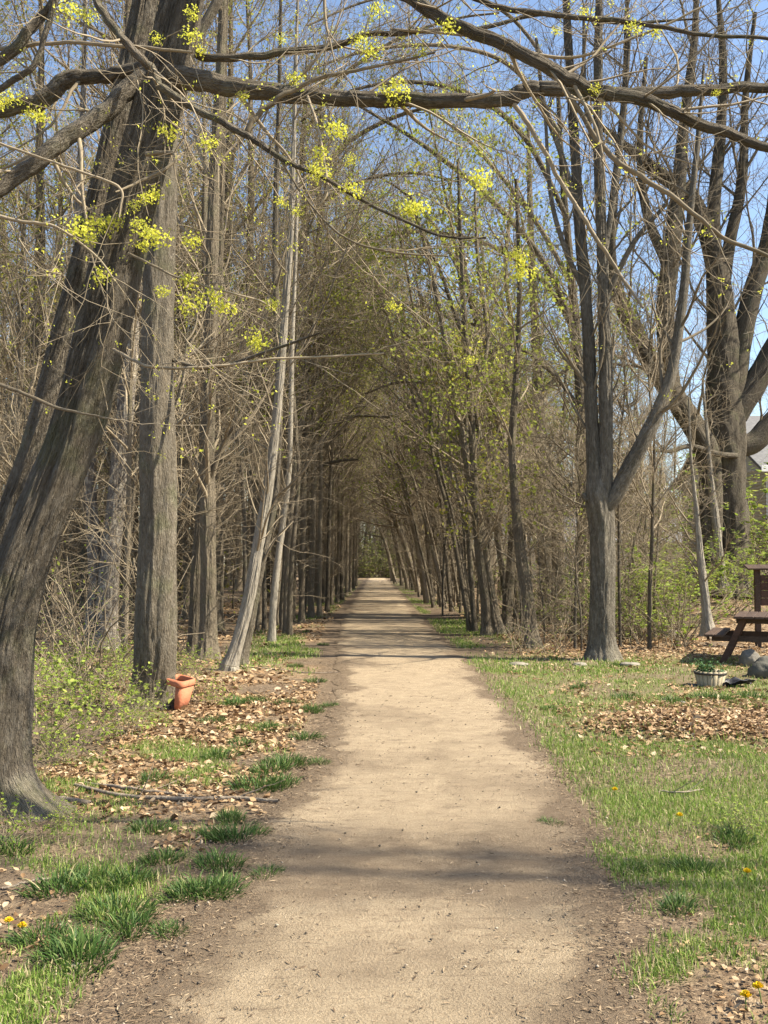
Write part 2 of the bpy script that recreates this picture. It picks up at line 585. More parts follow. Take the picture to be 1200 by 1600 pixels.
def path_material():
    m, t, b = new_mat('trodden_sand', .95)
    pos = t.nodes.new("ShaderNodeNewGeometry").outputs["Position"]
    at = t.nodes.new("ShaderNodeVertexColor")
    at.layer_name = "edge"
    sep = t.nodes.new("ShaderNodeSeparateColor")
    t.links.new(at.outputs[0], sep.inputs[0])
    fine = noise(t, pos, 90, 4, .75)
    mid = noise(t, mapping(t, pos, (1.0, 1.6, 1)), 5, 6, .68)
    big = noise(t, mapping(t, pos, (.7, .55, 1)), 1.0, 4, .6)
    sand = mixc(t, .5, ramp(t, fine, [(.28, (.20, .144, .085)), (.5, (.405, .312, .205)), (.72, (.60, .488, .345))]),
                ramp(t, mid, [(.3, (.26, .193, .122)), (.66, (.49, .382, .25))]))
    dirt = mixc(t, .5, ramp(t, fine, [(.3, (.11, .078, .05)), (.7, (.27, .20, .132))]),
                ramp(t, mid, [(.35, (.15, .108, .07)), (.65, (.24, .178, .116))]))
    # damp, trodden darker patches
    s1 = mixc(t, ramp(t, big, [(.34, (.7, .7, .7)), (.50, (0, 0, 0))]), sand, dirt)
    scuff = noise(t, mapping(t, pos, (3.2, 15, 1)), 1.0, 5, .72)
    s1 = mixc(t, ramp(t, scuff, [(.56, (0, 0, 0)), (.68, (.65, .65, .65))]), s1, dirt)
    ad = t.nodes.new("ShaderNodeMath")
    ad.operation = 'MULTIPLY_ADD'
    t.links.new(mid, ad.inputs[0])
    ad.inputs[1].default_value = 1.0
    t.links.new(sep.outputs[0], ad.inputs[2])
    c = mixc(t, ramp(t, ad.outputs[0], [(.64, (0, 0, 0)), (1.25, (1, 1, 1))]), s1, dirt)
    t.links.new(c, b.inputs["Base Color"])
    mx = t.nodes.new("ShaderNodeMath")
    mx.operation = 'ADD'
    t.links.new(fine, mx.inputs[0])
    t.links.new(mid, mx.inputs[1])
    bump(t, b, mx.outputs[0], 1.0, .03)
    return m


py_ = np.concatenate([np.linspace(-8, 2.4, 12, endpoint=False), np.geomspace(2.4, 128, 520)])
nu = 60
u = np.linspace(0, 1, nu)
mg_ = np.interp(py_, [0, 8, 20], [.20, .10, .02])
lft = path_l(py_) - mg_ + .16 * (fbm(py_ * 1.9, py_ * 0, 91) - .5) + .12 * (fbm(py_ * 7, py_ * 0, 92) - .5)
rgt = path_r(py_) + mg_ + .16 * (fbm(py_ * 1.9, py_ * 0, 93) - .5) + .12 * (fbm(py_ * 7, py_ * 0, 94) - .5)
px_ = lft[:, None] + (rgt - lft)[:, None] * u[None]
pyy = np.repeat(py_[:, None], nu, 1)
inner = np.minimum(px_ - path_l(pyy), path_r(pyy) - px_)
edge = 1 - smooth(-.20, .34, inner + .60 * (fbm(px_ * 1.6, pyy * 1.3, 95) - .5) + .32 * (fbm(px_ * 7, pyy * 7, 97) - .5))
dip = .006 + .010 * smooth(0, .06, np.minimum(px_ - lft[:, None], rgt[:, None] - px_)) + .014 * (fbm(px_ * 2.2, pyy * 2.2, 96) - .5) + .010 * (fbm(px_ * 7, pyy * 7, 89, 2) - .5)
pz = height(px_, pyy) + np.maximum(dip, .005)
edge = np.maximum(edge, (.42 * smooth(4.35, 4.75, pyy + .5 * (fbm(px_ * 1.2, pyy * .8, 98) - .5)) * (1 - smooth(5.3, 6.3, pyy + .9 * (fbm(px_ * 1.5, pyy, 99) - .5)))))  # brown band across the near path: trodden soil, plus painted deepening of the tree shadow
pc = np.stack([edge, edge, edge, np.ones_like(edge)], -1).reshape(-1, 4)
ii = np.arange(nu * len(py_)).reshape(len(py_), nu)
pf = np.stack([ii[:-1, :-1], ii[:-1, 1:], ii[1:, 1:], ii[1:, :-1]], -1).reshape(-1, 4)
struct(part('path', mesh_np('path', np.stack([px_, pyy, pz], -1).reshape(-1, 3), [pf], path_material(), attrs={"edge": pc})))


def hgt(x, y):
    """ground or path surface, whichever is on top"""
    ins_ = np.minimum(np.asarray(x) - path_l(y), path_r(y) - np.asarray(x))
    return height(x, y) + .012 * smooth(-.3, -.1, ins_)


# ------------------------------------------------------------------ leaf and blade clouds
def leaf_quads(rng, pos, size, tilt=.5, aspect=.6, curl=.25, dirs=None):
    """folded leaf-sized pieces: 6 vertices, two quads each"""
    n = len(pos)
    a = rng.random(n) * 2 * np.pi
    d = np.stack([np.cos(a), np.sin(a), rng.normal(size=n) * tilt], -1) if dirs is None else dirs
    d = norm(d)
    up = norm(np.stack([rng.normal(size=n) * tilt, rng.normal(size=n) * tilt, np.ones(n)], -1))
    s = norm(np.cross(d, up))
    nn = np.cross(s, d)
    L = (np.asarray(size) * (.6 + .8 * rng.random(n)))[:, None]
    W = L * aspect * (.7 + .6 * rng.random(n))[:, None]
    c = (curl * rng.normal(size=n))[:, None] * L
    m0, m1 = pos - d * L * .5, pos + d * L * .5
    f = nn * c
    V = np.stack([m0, m0 + d * L * .35 + s * W * .5 + f, m0 + d * L * .7 + s * W * .4 + f, m1, m0 + d * L * .7 - s * W * .4 + f * .6, m0 + d * L * .35 - s * W * .5 + f * .6], 1)
    b = (np.arange(n) * 6)[:, None]
    return V.reshape(-1, 3), np.concatenate([b + np.array([[0, 1, 2, 3]]), b + np.array([[0, 3, 4, 5]])])


def tri_leaves(rng, pos, size, aspect=.55):
    """one small rhombic leaf each"""
    n = len(pos)
    d = norm(rng.normal(size=(n, 3)))
    s = norm(np.cross(d, rng.normal(size=(n, 3))))
    L = (np.asarray(size) * (.6 + .8 * rng.random(n)))[:, None]
    W = L * aspect
    V = np.stack([pos, pos + d * L * .5 + s * W * .5, pos + d * L, pos + d * L * .5 - s * W * .5], 1)
    return V.reshape(-1, 3), (np.arange(n) * 4)[:, None] + np.array([[0, 1, 2, 3]])


def blades(rng, x, y, h, wd, lean=.45):
    n = len(x)
    z = hgt(x, y) - .004
    a = rng.random(n) * 2 * np.pi
    k = np.abs(rng.normal(size=n)) * lean
    d = np.stack([np.cos(a) * k, np.sin(a) * k, np.ones(n)], -1)
    b = rng.random(n) * np.pi
    s = np.stack([np.cos(b), np.sin(b), np.zeros(n)], -1) * (wd * (.6 + .8 * rng.random(n)))[:, None]
    p = np.stack([x, y, z], -1)
    hh = (h * (.5 + rng.random(n)))[:, None]
    bend = np.stack([np.cos(a) * k, np.sin(a) * k, -k * .6], -1) * hh * .5
    m = p + norm(d) * hh * .55
    tp = m + norm(d) * hh * .45 + bend
    V = np.stack([p - s, p + s, m + s * .7, m - s * .7, tp], 1).reshape(-1, 3)
    i = (np.arange(n) * 5)[:, None]
    return V, i + np.array([[0, 1, 2, 3]]), i + np.array([[3, 2, 4]])


def scatter(rng, n, x0, x1, y0, y1, dens, ygeo=True):
    out = [np.zeros((0, 2))]
    tot = 0
    for _ in range(60):
        k = n * 2
        x = x0 + (x1 - x0) * rng.random(k)
        # more towards the viewer, where pieces show largest
        y = y0 * (y1 / y0) ** rng.random(k) if ygeo else y0 + (y1 - y0) * rng.random(k)
        keep = rng.random(k) < dens(x, y)
        out.append(np.stack([x[keep], y[keep]], -1))
        tot += keep.sum()
        if tot >= n:
            break
    return np.concatenate(out)[:n]


rng = np.random.default_rng(11)
V, A, B_ = [], [], []
off = 0
for (n, x0, x1, y0, y1, h, wd) in ((64000, .6, 3.2, 3.2, 8.5, .036, .0026), (38000, 1.2, 7.5, 7.0, 18.5, .045, .0040), (30000, -2.6, -.6, 3.0, 11.5, .04, .0028),
                                   (11000, -3.6, -.8, 12, 60, .045, .008), (11000, 1.4, 4.5, 14, 60, .045, .008)):
    s = scatter(rng, n, x0, x1, y0, y1, m_grass)
    v, a, b = blades(rng, s[:, 0], s[:, 1], h * (.7 + .8 * fbm(s[:, 0] * 2, s[:, 1] * 2, 5)), wd)
    V.append(v)
    A.append(a + off)
    B_.append(b + off)
    off += len(v)
o = struct(part('grass', mesh_np('grass', np.concatenate(V), [np.concatenate(A), np.concatenate(B_)], M['grass'], smooth_=False)), 'stuff')
tag(o, 'short patchy green grass on both sides of the path', 'grass')

V, A = [], []
off = 0
for (n, x0, x1, y0, y1, sz) in ((7500, 1.7, 5.2, 7.9, 10.9, .052), (11000, -4.6, -.7, 5.4, 13, .05), (8000, 1.9, 8.0, 9.8, 22, .06), (9000, -12, -1.2, 9, 40, .085),
                                (1500, .7, 2.6, 3.0, 5.8, .026), (1300, -2.6, -.7, 3.0, 5.8, .032), (3500, 2.5, 14, 18, 45, .10)):
    s = scatter(rng, n, x0, x1, y0, y1, m_litter)
    z = hgt(s[:, 0], s[:, 1]) + .008 + .02 * rng.random(len(s)) ** 2
    v, a = leaf_quads(rng, np.stack([s[:, 0], s[:, 1], z], -1), np.full(len(s), sz), .35, .65, .22)
    V.append(v)
    A.append(a + off)
    off += len(v)
o = struct(part('fallen_leaves', mesh_np('fallen_leaves', np.concatenate(V), [np.concatenate(A)], M['leaf'], smooth_=False)), 'stuff')
tag(o, 'dry tan and brown leaves scattered over the ground', 'leaf litter')

# straw, bark crumbs, small twigs and leaf bits lying about
V, A = [], []
off = 0


def d_margin(x, y):
    e = np.minimum(x - path_l(y), path_r(y) - x)
    return np.clip(.05 + .9 * np.exp(-((e + .12) / .22) ** 2) + .55 * smooth(.0, .4, -e) * (1 - m_grass(x, y)), 0, 1)


for (n, x0, x1, y0, y1, ln, wd) in ((42000, -2.4, 2.6, 2.9, 8, .019, .0014), (20000, -3.2, 3.2, 7, 16, .03, .0026)):
    s = scatter(rng, n, x0, x1, y0, y1, d_margin)
    k = len(s)
    z = hgt(s[:, 0], s[:, 1]) + .010
    v, a = leaf_quads(rng, np.stack([s[:, 0], s[:, 1], z], -1), np.full(k, ln) * (.4 + rng.random(k) * 1.3), .12, wd / ln * 2.2, .05)
    V.append(v)
    A.append(a + off)
    off += len(v)
o = struct(part('debris', mesh_np('debris', np.concatenate(V), [np.concatenate(A)], M['straw'], smooth_=False)), 'stuff')
tag(o, 'straw and bark crumbs lying along the path edges', 'debris')
s = scatter(rng, 2600, -1.6, 2.2, 2.9, 12, lambda x, y: .25 + .75 * d_margin(x, y))
k = len(s)
r = .003 + .007 * rng.random(k) ** 3
oct_ = np.array([[1, 0, 0], [0, 1, 0], [-1, 0, 0], [0, -1, 0], [0, 0, .7], [0, 0, -.7]], float)
V = np.stack([s[:, 0], s[:, 1], hgt(s[:, 0], s[:, 1]) + .014], -1)[:, None] + oct_[None] * r[:, None, None] * (.7 + .6 * rng.random((k, 6, 1)))
of = np.array([[0, 1, 4], [1, 2, 4], [2, 3, 4], [3, 0, 4], [1, 0, 5], [2, 1, 5], [3, 2, 5], [0, 3, 5]])
o = struct(part('gravel', mesh_np('gravel', V.reshape(-1, 3), [((np.arange(k) * 6)[:, None, None] + of[None]).reshape(-1, 3)], M['pebble'], smooth_=False)), 'stuff')
tag(o, 'tiny loose stones sprinkled on the sandy path', 'gravel')

# ------------------------------------------------------------------ grass tufts, dandelions
tuft_me = []
for k in range(4):
    rg = np.random.default_rng(100 + k)
    n = 230
    r = .13 * np.sqrt(rg.random(n))
    a = rg.random(n) * 2 * np.pi
    x, y = r * np.cos(a) * 1.25, r * np.sin(a) * .8
    hh = .14 * (1 - .5 * (r / .13) ** 2) * (.6 + .7 * rg.random(n))
    out = np.stack([x, y, 0 * x], -1) / .13 * .55 + rg.normal(size=(n, 3)) * .22
    d = norm(out * [1, 1, 0] + [0, 0, 1])
    b = rg.random(n) * np.pi
    sd = np.stack([np.cos(b), np.sin(b), 0 * b], -1) * .0032
    p = np.stack([x, y, -.01 + 0 * x], -1)
    m1 = p + d * hh[:, None] * .5
    m2 = m1 + norm(d + out * [.5, .5, 0]) * hh[:, None] * .35
    tp = m2 + norm(d * [1, 1, .35] + out * [1, 1, 0]) * hh[:, None] * .3
    V = np.stack([p - sd, p + sd, m1 + sd, m1 - sd, m2 + sd * .7, m2 - sd * .7, tp], 1).reshape(-1, 3)
    i = (np.arange(n) * 7)[:, None]
    tuft_me.append(mesh_np('grass_tuft', V, [np.concatenate([i + [[0, 1, 2, 3]], i + [[3, 2, 4, 5]]]), i + [[5, 4, 6]]], M['tuft'], smooth_=False))
T_ = 'grass tufts in the bare earth beside the path'
tufts = [
    (493, 1066, .8, 'small dark grass tuft alone near the left edge of the path, farthest up it'), (368, 1102, 1.1, 'dark upright grass tuft just beside the terracotta flue'),
    (398, 1098, .9, None), (488, 1112, .9, 'spreading grass tuft touching the left edge of the path'), (515, 1104, .6, None), (378, 1165, .8, None), (345, 1185, .9, None),
    (452, 1195, 1.0, None), (425, 1205, 1.0, None), (400, 1232, 1.1, None), (440, 1228, .9, None), (478, 1155, .8, None),
    (240, 1220, .8, 'small grass tuft in the leaf litter above the fallen stick'), (236, 1298, .95, 'rounded grass tuft alone in bare earth below the fallen stick'), (362, 1282, .9, None),
    (372, 1310, 1.1, None), (338, 1308, .9, None), (254, 1345, .9, 'low grass tuft in bare earth between two broad grassy bands'), (345, 1355, 1.1, None), (95, 1390, 1.2, None), (150, 1385, 1.2, None),
    (200, 1382, 1.1, None), (320, 1398, 1.2, None), (350, 1395, 1.0, None), (185, 1430, 1.2, None), (200, 1455, 1.0, None), (72, 1470, 1.0, 'dark upright grass tuft beside the two dandelions'),
    (130, 1500, 1.3, None), (105, 1495, 1.0, None), (265, 1460, .7, None), (290, 1400, .9, None), (18, 1330, 1.0, None), (415, 1370, .7, None),
    (462, 1042, .7, None), (428, 1012, .7, None), (505, 1008, .6, None), (478, 988, .6, None), (330, 1130, .8, None), (420, 1140, .8, None), (448, 1100, .7, None), (500, 1195, .6, None), (905, 1075, .7, None), (860, 1110, .6, None), (960, 1040, .6, None),
    (978, 1092, .9, 'dark grass tuft at the edge of the leaf pile on the lawn side'), (1060, 1420, .8, 'rounded grey green grass tuft alone in the straw at the low end of the lawn'),
    (1085, 1362, .9, 'leaning grass tuft in the lawn just above the rounded grey green tuft'), (1150, 1315, 1.1, None), (1100, 1092, 1.0, 'broad dark grass tuft in front of the half barrel planter'), (1050, 1098, .9, None),
    (1172, 1092, 1.1, None), (1130, 1095, .9, None), (985, 1362, .7, None), (860, 1290, .6, 'low grass tuft on the right margin of the sandy path')]
for k, (px, py, s, lab) in enumerate(tufts):
    p = G(px, py)
    right = px > 700
    sh = ('lush green grass tuft in the lawn near the leaf pile' if py < 1200 else 'lush green grass tuft in the lawn near the bottom of the picture') if right else \
        ('green grass tuft in a clump among leaf litter left of the path' if py < 1250 else 'green grass tuft in the grassy clumps below the fallen stick')
    o = part('grass_tuft', tuft_me[k % 4])
    o.location, o.rotation_euler = p, (0, 0, k * 1.7)
    s *= .95 if py < 1260 else .75
    o.scale = (s * 1.2, s * 1.2, s * .8)
    tag(o, lab or sh, 'grass tuft', T_ if not right else 'grass tufts in the lawn')

M['dandelion'] = rough_mat('dandelion_yellow', (.75, .50, .01), (.85, .66, .03), 80)
M['stem'] = rough_mat('flower_stem', (.10, .18, .04), (.16, .24, .07), 60)


def dandelion(px, py, label):
    p = G(px, py)
    t = thing('dandelion', label, 'flower', p, random.Random(px).random() * 6)
    tb = Tubes()
    tb.add(spline([(0, 0, -.01), (.004, 0, .03), (.01, .004, .055)], 6), np.full(6, .0022), 6)
    part('stem', tb.mesh('stem', M['stem']), t)
    rg = np.random.default_rng(px)
    n = 90
    a = rg.random(n) * 2 * np.pi
    el = rg.random(n) ** .7 * 1.35
    d = np.stack([np.cos(a) * np.sin(el), np.sin(a) * np.sin(el), np.cos(el)], -1)
    s = norm(np.cross(d, rg.normal(size=(n, 3)))) * .0028
    b = np.array([.01, .004, .055])
    V = np.stack([b + d * .002 - s * .5, b + d * .002 + s * .5, b + d * .021 + s, b + d * .023 - s], 1).reshape(-1, 3)
    part('petals', mesh_np('petals', V, [(np.arange(n) * 4)[:, None] + [[0, 1, 2, 3]]], M['dandelion'], smooth_=False), t)


for a in ((13, 1462, 'yellow dandelion at the very edge beside the dark grass tuft, larger of two'), (36, 1470, 'yellow dandelion between the larger dandelion and the dark grass tuft'),
          (1165, 1380, 'yellow dandelion in the lawn just above the straw'), (1190, 1568, 'yellow dandelion low in the corner, the brighter of two'),
          (1166, 1580, 'small yellow dandelion low in the corner beside the brighter one'), (1064, 1290, 'tiny yellow dandelion out in the middle of the lawn'),
          (962, 1248, 'pale yellow dandelion in the lawn near the path')):
    dandelion(*a)

# ------------------------------------------------------------------ hero trees
def px_line(pts, n=None):
    """pts: (px, py, Y, width px) -> spline points and radii"""
    q = np.array([[*P(a, b, Y), w_ * Y / F / 2] for a, b, Y, w_ in pts])
    s = spline(q, n or max(8, 5 * len(q)))
    return s[:, :3], np.maximum(s[:, 3], .002)


def resample(lines, N):
    Pp = np.stack([spline(p, N) for p, r in lines])
    Rr = np.stack([np.interp(np.linspace(0, 1, N), np.linspace(0, 1, len(r)), r) for p, r in lines])
    return Pp, Rr


def flare(pts, rad, amount=.5, h=.5):
    z0 = pts[0, 2]
    k = np.clip((pts[:, 2] - z0) / h, 0, 1)
    return rad * (1 + amount * (1 - k) ** 2.2)


def twiggery(rg, tb, base, spec, tips=None):
    """spec: list of grow() argument tuples, each level grown on the one before; returns the last level"""
    Pp, Rr = base
    for args in spec:
        P2, R2 = grow(rg, Pp, Rr, *args)
        big = R2[:, 0] > .012
        for sel, S in ((big, 6), (~big, 3)):
            if sel.any():
                tb.add(P2[sel], R2[sel], S)
        Pp, Rr = P2, R2
    return Pp, Rr


deg = R_
# ---- the leaning double-stemmed maple whose limbs cross the picture
rg = np.random.default_rng(5)
YL = 6.3
base = G(-22, 1262)
lean = thing('leaning_tree', 'thick dark double-stemmed tree leaning towards the path, its long limb crossing overhead', 'tree', base)
main = [(-24, 1275, YL, 132), (-22, 1200, YL, 122), (-8, 1100, YL, 112), (5, 1000, YL, 102), (28, 910, YL, 92), (58, 825, YL, 86), (106, 700, YL, 84), (152, 545, YL, 86),
        (186, 400, YL, 80), (224, 250, YL, 76), (262, 100, YL, 72), (290, -20, YL, 62), (320, -160, YL, 50), (345, -330, YL, 36), (352, -520, YL - .3, 20)]
p, r = px_line(main, 420)
r = flare(p, r, .45, .4)
tb = Tubes()
tb.add(p, r * .94, 150, .20, 2, .011, .6)
part('trunk', tb.mesh('trunk', M['bark_lean'], base), lean)
second = [(-62, 1120, YL + .15, 60), (-48, 1010, YL + .3, 56), (-12, 890, YL + .4, 50), (22, 790, YL + .4, 46), (58, 690, YL + .4, 44), (98, 540, YL + .4, 44), (134, 400, YL + .4, 42), (170, 260, YL + .4, 42),
          (204, 110, YL + .4, 42), (228, 0, YL + .4, 42), (240, -150, YL + .4, 34), (200, -380, YL + .4, 18)]
p2, r2 = px_line(second, 300)
tb = Tubes()
tb.add(p2, r2 * .95, 90, .18, 8, .008)
part('trunk', tb.mesh('trunk', M['bark_lean'], base), lean, 'slimmer second stem standing behind the main trunk')
limb_px = [
    # the great limb across the picture
    ([(250, 112, 6.25, 40), (300, 124, 6.2, 40), (360, 135, 6.15, 36), (450, 148, 6.1, 31), (560, 153, 6.0, 29), (640, 156, 5.95, 27), (780, 154, 5.9, 26), (815, 146, 5.9, 29), (850, 137, 5.9, 27), (930, 147, 5.9, 25), (1010, 146, 5.9, 23), (1100, 141, 5.9, 20), (1210, 137, 5.9, 18), (1330, 120, 5.9, 13), (1450, 100, 6.0, 6)], 'long gnarled limb running level across the picture'),
    # sloping limb from above
    ([(310, -120, 6.3, 44), (420, -85, 6.1, 36), (540, -45, 5.8, 30), (640, -2, 5.6, 26), (700, 32, 5.55, 24), (800, 76, 5.5, 24), (870, 112, 5.5, 24), (930, 141, 5.5, 25), (1010, 155, 5.5, 23), (1080, 190, 5.5, 20), (1180, 225, 5.5, 18), (1290, 262, 5.5, 13), (1380, 300, 5.5, 6)], 'long limb sloping down across the level limb'),
    ([(250, 105, 6.3, 40), (205, 138, 6.2, 36), (150, 186, 6.1, 34), (80, 235, 6.0, 33), (0, 292, 5.9, 30), (-90, 350, 5.8, 22)], None),
    ([(262, 90, 6.45, 30), (205, 112, 6.6, 28), (150, 120, 6.7, 28), (100, 128, 6.7, 32), (60, 158, 6.7, 32), (0, 172, 6.7, 27), (-90, 190, 6.7, 20)], None),
    ([(270, 70, 6.4, 18), (340, 92, 6.4, 15), (430, 84, 6.4, 14), (520, 72, 6.4, 12), (570, 55, 6.4, 11), (640, 50, 6.4, 10), (740, 45, 6.4, 8), (850, 22, 6.4, 8), (960, 35, 6.4, 6), (1090, 30, 6.4, 4)], None),
    ([(140, -30, 5.9, 14), (165, 25, 5.85, 15), (205, 75, 5.8, 16), (236, 110, 5.8, 16), (258, 140, 5.75, 15), (310, 172, 5.7, 14), (385, 212, 5.6, 13), (440, 247, 5.55, 10), (520, 285, 5.5, 8), (590, 325, 5.5, 7), (690, 368, 5.5, 5), (760, 372, 5.5, 3)], None),
    ([(380, 211, 5.6, 11), (402, 182, 5.6, 11), (440, 150, 5.6, 9), (500, 122, 5.6, 8), (585, 104, 5.6, 6), (680, 82, 5.6, 4)], None),
    ([(800, 158, 5.9, 10), (845, 225, 5.8, 9), (880, 290, 5.8, 8), (915, 345, 5.7, 8), (960, 415, 5.7, 7), (1005, 480, 5.6, 5)], None),
    ([(880, 135, 5.5, 9), (950, 240, 5.5, 10), (1010, 280, 5.5, 10), (1070, 322, 5.5, 9), (1130, 370, 5.5, 8), (1205, 402, 5.5, 7), (1300, 450, 5.5, 4)], None),
    ([(-40, 120, 6.1, 22), (30, 70, 6.1, 20), (90, -10, 6.1, 15), (130, -80, 6.1, 10)], None),
    ([(100, -60, 6.0, 12), (60, 90, 6.0, 11), (15, 130, 6.0, 12), (-60, 180, 6.0, 14)], None),
    ([(-30, 80, 6.2, 9), (40, 72, 6.2, 8), (110, 66, 6.2, 7), (200, 72, 6.1, 7), (300, 82, 6.0, 5)], None),
    ([(640, -60, 6.0, 12), (740, -5, 6.0, 11), (830, 20, 6.0, 10), (960, 30, 6.0, 9), (1080, 50, 6.0, 8), (1230, 64, 6.0, 6)], None),
    ([(480, 150, 6.0, 6), (497, 200, 5.7, 5), (507, 255, 5.6, 4.5), (512, 300, 5.5, 4), (490, 332, 5.5, 2)], 'thin pale twig hanging from the level limb'),
    ([(-30, 212, 5.3, 5), (60, 245, 5.3, 5), (125, 268, 5.3, 5), (187, 294, 5.3, 5), (186, 340, 5.3, 3)], None),
    ([(-40, 325, 5.2, 8), (30, 345, 5.2, 7), (88, 355, 5.2, 6), (150, 400, 5.2, 4), (180, 440, 5.2, 3)], None),
    ([(-40, 590, 5.0, 8), (30, 612, 5.0, 7), (90, 637, 5.0, 6), (140, 648, 5.0, 4), (178, 655, 5.0, 3)], 'thin pale branch reaching across the leaning trunk'),
    ([(176, 545, 6.1, 6), (228, 571, 5.8, 6), (300, 575, 5.7, 5), (380, 567, 5.7, 5), (440, 560, 5.7, 4.5), (520, 557, 5.7, 4), (600, 552, 5.7, 3)], None),
    ([(437, 246, 5.55, 5), (470, 300, 5.5, 4.5), (530, 365, 5.5, 4), (600, 392, 5.5, 4), (700, 400, 5.5, 3)], None),
    ([(200, 395, 6.1, 5), (270, 430, 5.9, 4.5), (330, 450, 5.8, 4), (410, 472, 5.8, 3.5), (440, 500, 5.8, 2)], None),
    ([(230, 240, 6.0, 9), (272, 240, 5.8, 8), (262, 262, 5.75, 6), (215, 285, 5.7, 5), (180, 300, 5.6, 3)], None),
    ([(610, 45, 6.4, 5), (760, 60, 6.3, 6), (880, 90, 6.3, 6), (1000, 55, 6.3, 5), (1100, 10, 6.3, 4)], None),
]
lines = [(p, r)]
for pts, lab in limb_px:
    lp, lr = px_line(pts, 12 * len(pts))
    lr = lr * .85
    k = len(lp)
    lp = lp + (np.stack([fbm(np.arange(k) * .21, np.arange(k) * 0 + j, 13 + int(lp[0, 0] * 7)) for j in range(3)], -1) - .5) * np.minimum(.035, lr[:, None] * 1.3)
    lines.append((lp, lr))
    tb = Tubes()
    tb.add(lp, lr, 40 if lr.max() > .03 else 7, .13, 4, .005 if lr.max() > .03 else 0)
    part('limb', tb.mesh('limb', M['bark_lean'] if lr.max() > .02 else M['twig'], base), lean, lab)
tb = Tubes()
Pp, Rr = resample(lines[1:], 24)
L1 = twiggery(rg, tb, (Pp, Rr), [(150, .12, 1, deg(25), deg(65), .35, 1.3, 9, .13, .02, .30, .0032, 0, .6)])
L2 = twiggery(rg, tb, L1, [(650, .2, 1, deg(25), deg(60), .15, .55, 6, .14, .03, .6, .0022)])
L3 = twiggery(rg, tb, L2, [(1100, .3, 1, deg(25), deg(60), .05, .2, 4, .14, .05, .6, .0016)])
# flower clusters, each on a twig of its own
fl = [(120, 358, 1.1), (142, 350, 1.2), (165, 352, 1.1), (180, 345, .8), (140, 372, .9), (228, 362, 1.2), (245, 372, 1.1), (215, 352, .8), (222, 385, .7), (300, 377, 1.0), (240, 303, 1.0), (228, 310, .7), (208, 322, .6), (262, 205, 1.0), (325, 223, .9),
      (60, 180, 1.1), (45, 178, .7), (105, 18, 1.0), (135, 22, 1.0), (298, 55, 1.0), (310, 78, 1.0), (618, 132, 1.2), (622, 152, 1.1), (605, 145, .9), (520, 198, 1.0), (530, 208, .7), (498, 240, .9), (500, 270, .9), (552, 295, 1.0), (650, 322, 1.1), (640, 328, .8),
      (748, 278, 1.1), (757, 284, .8), (812, 405, .9), (818, 425, 1.0), (805, 395, .6), (293, 438, 1.0), (297, 475, 1.0), (332, 462, 1.0), (350, 480, 1.1), (402, 530, 1.1), (398, 540, .8), (160, 430, 1.0), (427, 475, .7), (615, 478, .7), (700, 40, .9), (460, 122, .9), (20, 152, 1.0),
      (1, 158, .9), (990, 42, .8), (1025, 50, .8), (912, 20, .8), (578, 78, 1.0), (560, 62, .9), (440, 315, .7), (462, 330, .7), (735, 562, .5), (548, 250, .6), (380, 150, .6), (930, 140, .6), (490, 262, .7), (590, 15, .8), (680, 165, .5), (255, 455, .6), (440, 60, .6), (660, 80, .6), (760, 40, .5), (870, 48, .5), (1120, 145, .4), (300, 20, .7), (245, 60, .6)]
fl_me = []
for k in range(5):
    rf = np.random.default_rng(300 + k)
    n = 125
    d = norm(rf.normal(size=(n, 3)) + [0, 0, -.15])
    rad = .052 * rf.random(n) ** .5
    pos = d * (.062 * rf.random(n) ** .55)[:, None] * [1.15, 1.15, .8]
    v, f = tri_leaves(rf, pos, np.full(n, .0135), .8)
    fl_me.append(mesh_np('blossom', v, [f], M['flower'], smooth_=False))
anchor = np.concatenate([l[0] for l in lines[1:]] + [L1[0].reshape(-1, 3), L2[0].reshape(-1, 3)])
allpt = anchor
for k, (px, py, s) in enumerate(fl):
    d = ray(px, py)
    # at the depth of the branch that passes nearest to it
    cand = allpt[(allpt[:, 1] > 4.6)]
    t = cand[:, 1] / d[1]
    dist = np.linalg.norm(np.array([0, 0, EYE]) + d * t[:, None] - cand, axis=1)
    j = int(np.argmin(dist + .02 * rg.random(len(dist))))
    q = P(px, py, float(cand[j, 1]) - .05)
    a = cand[j]
    m = (a + q) / 2 + rg.normal(size=3) * .03 + [0, 0, .03]
    if np.linalg.norm(q - a) > .02:
        tb.add(spline([a, m, q], 7), np.linspace(.003, .0018, 7), 4)
    o = part('blossom', fl_me[k % 5], lean)
    o.location = [float(v) for v in q - base]
    o.rotation_euler = (0, 0, k * 1.3)
    o.scale = (s * 1.22,) * 3
part('crown', tb.mesh('crown', M['twig'], base), lean)
# small opening buds at the twig tips
tips = L3[0][:, -1]
tips = tips[rg.random(len(tips)) < .55]
v, f = tri_leaves(rg, np.repeat(tips, 5, 0) + rg.normal(size=(len(tips) * 5, 3)) * .012, np.full(len(tips) * 5, .015), .6)
part('buds', mesh_np('buds', v - base, [f], M['flower'], smooth_=False), lean)


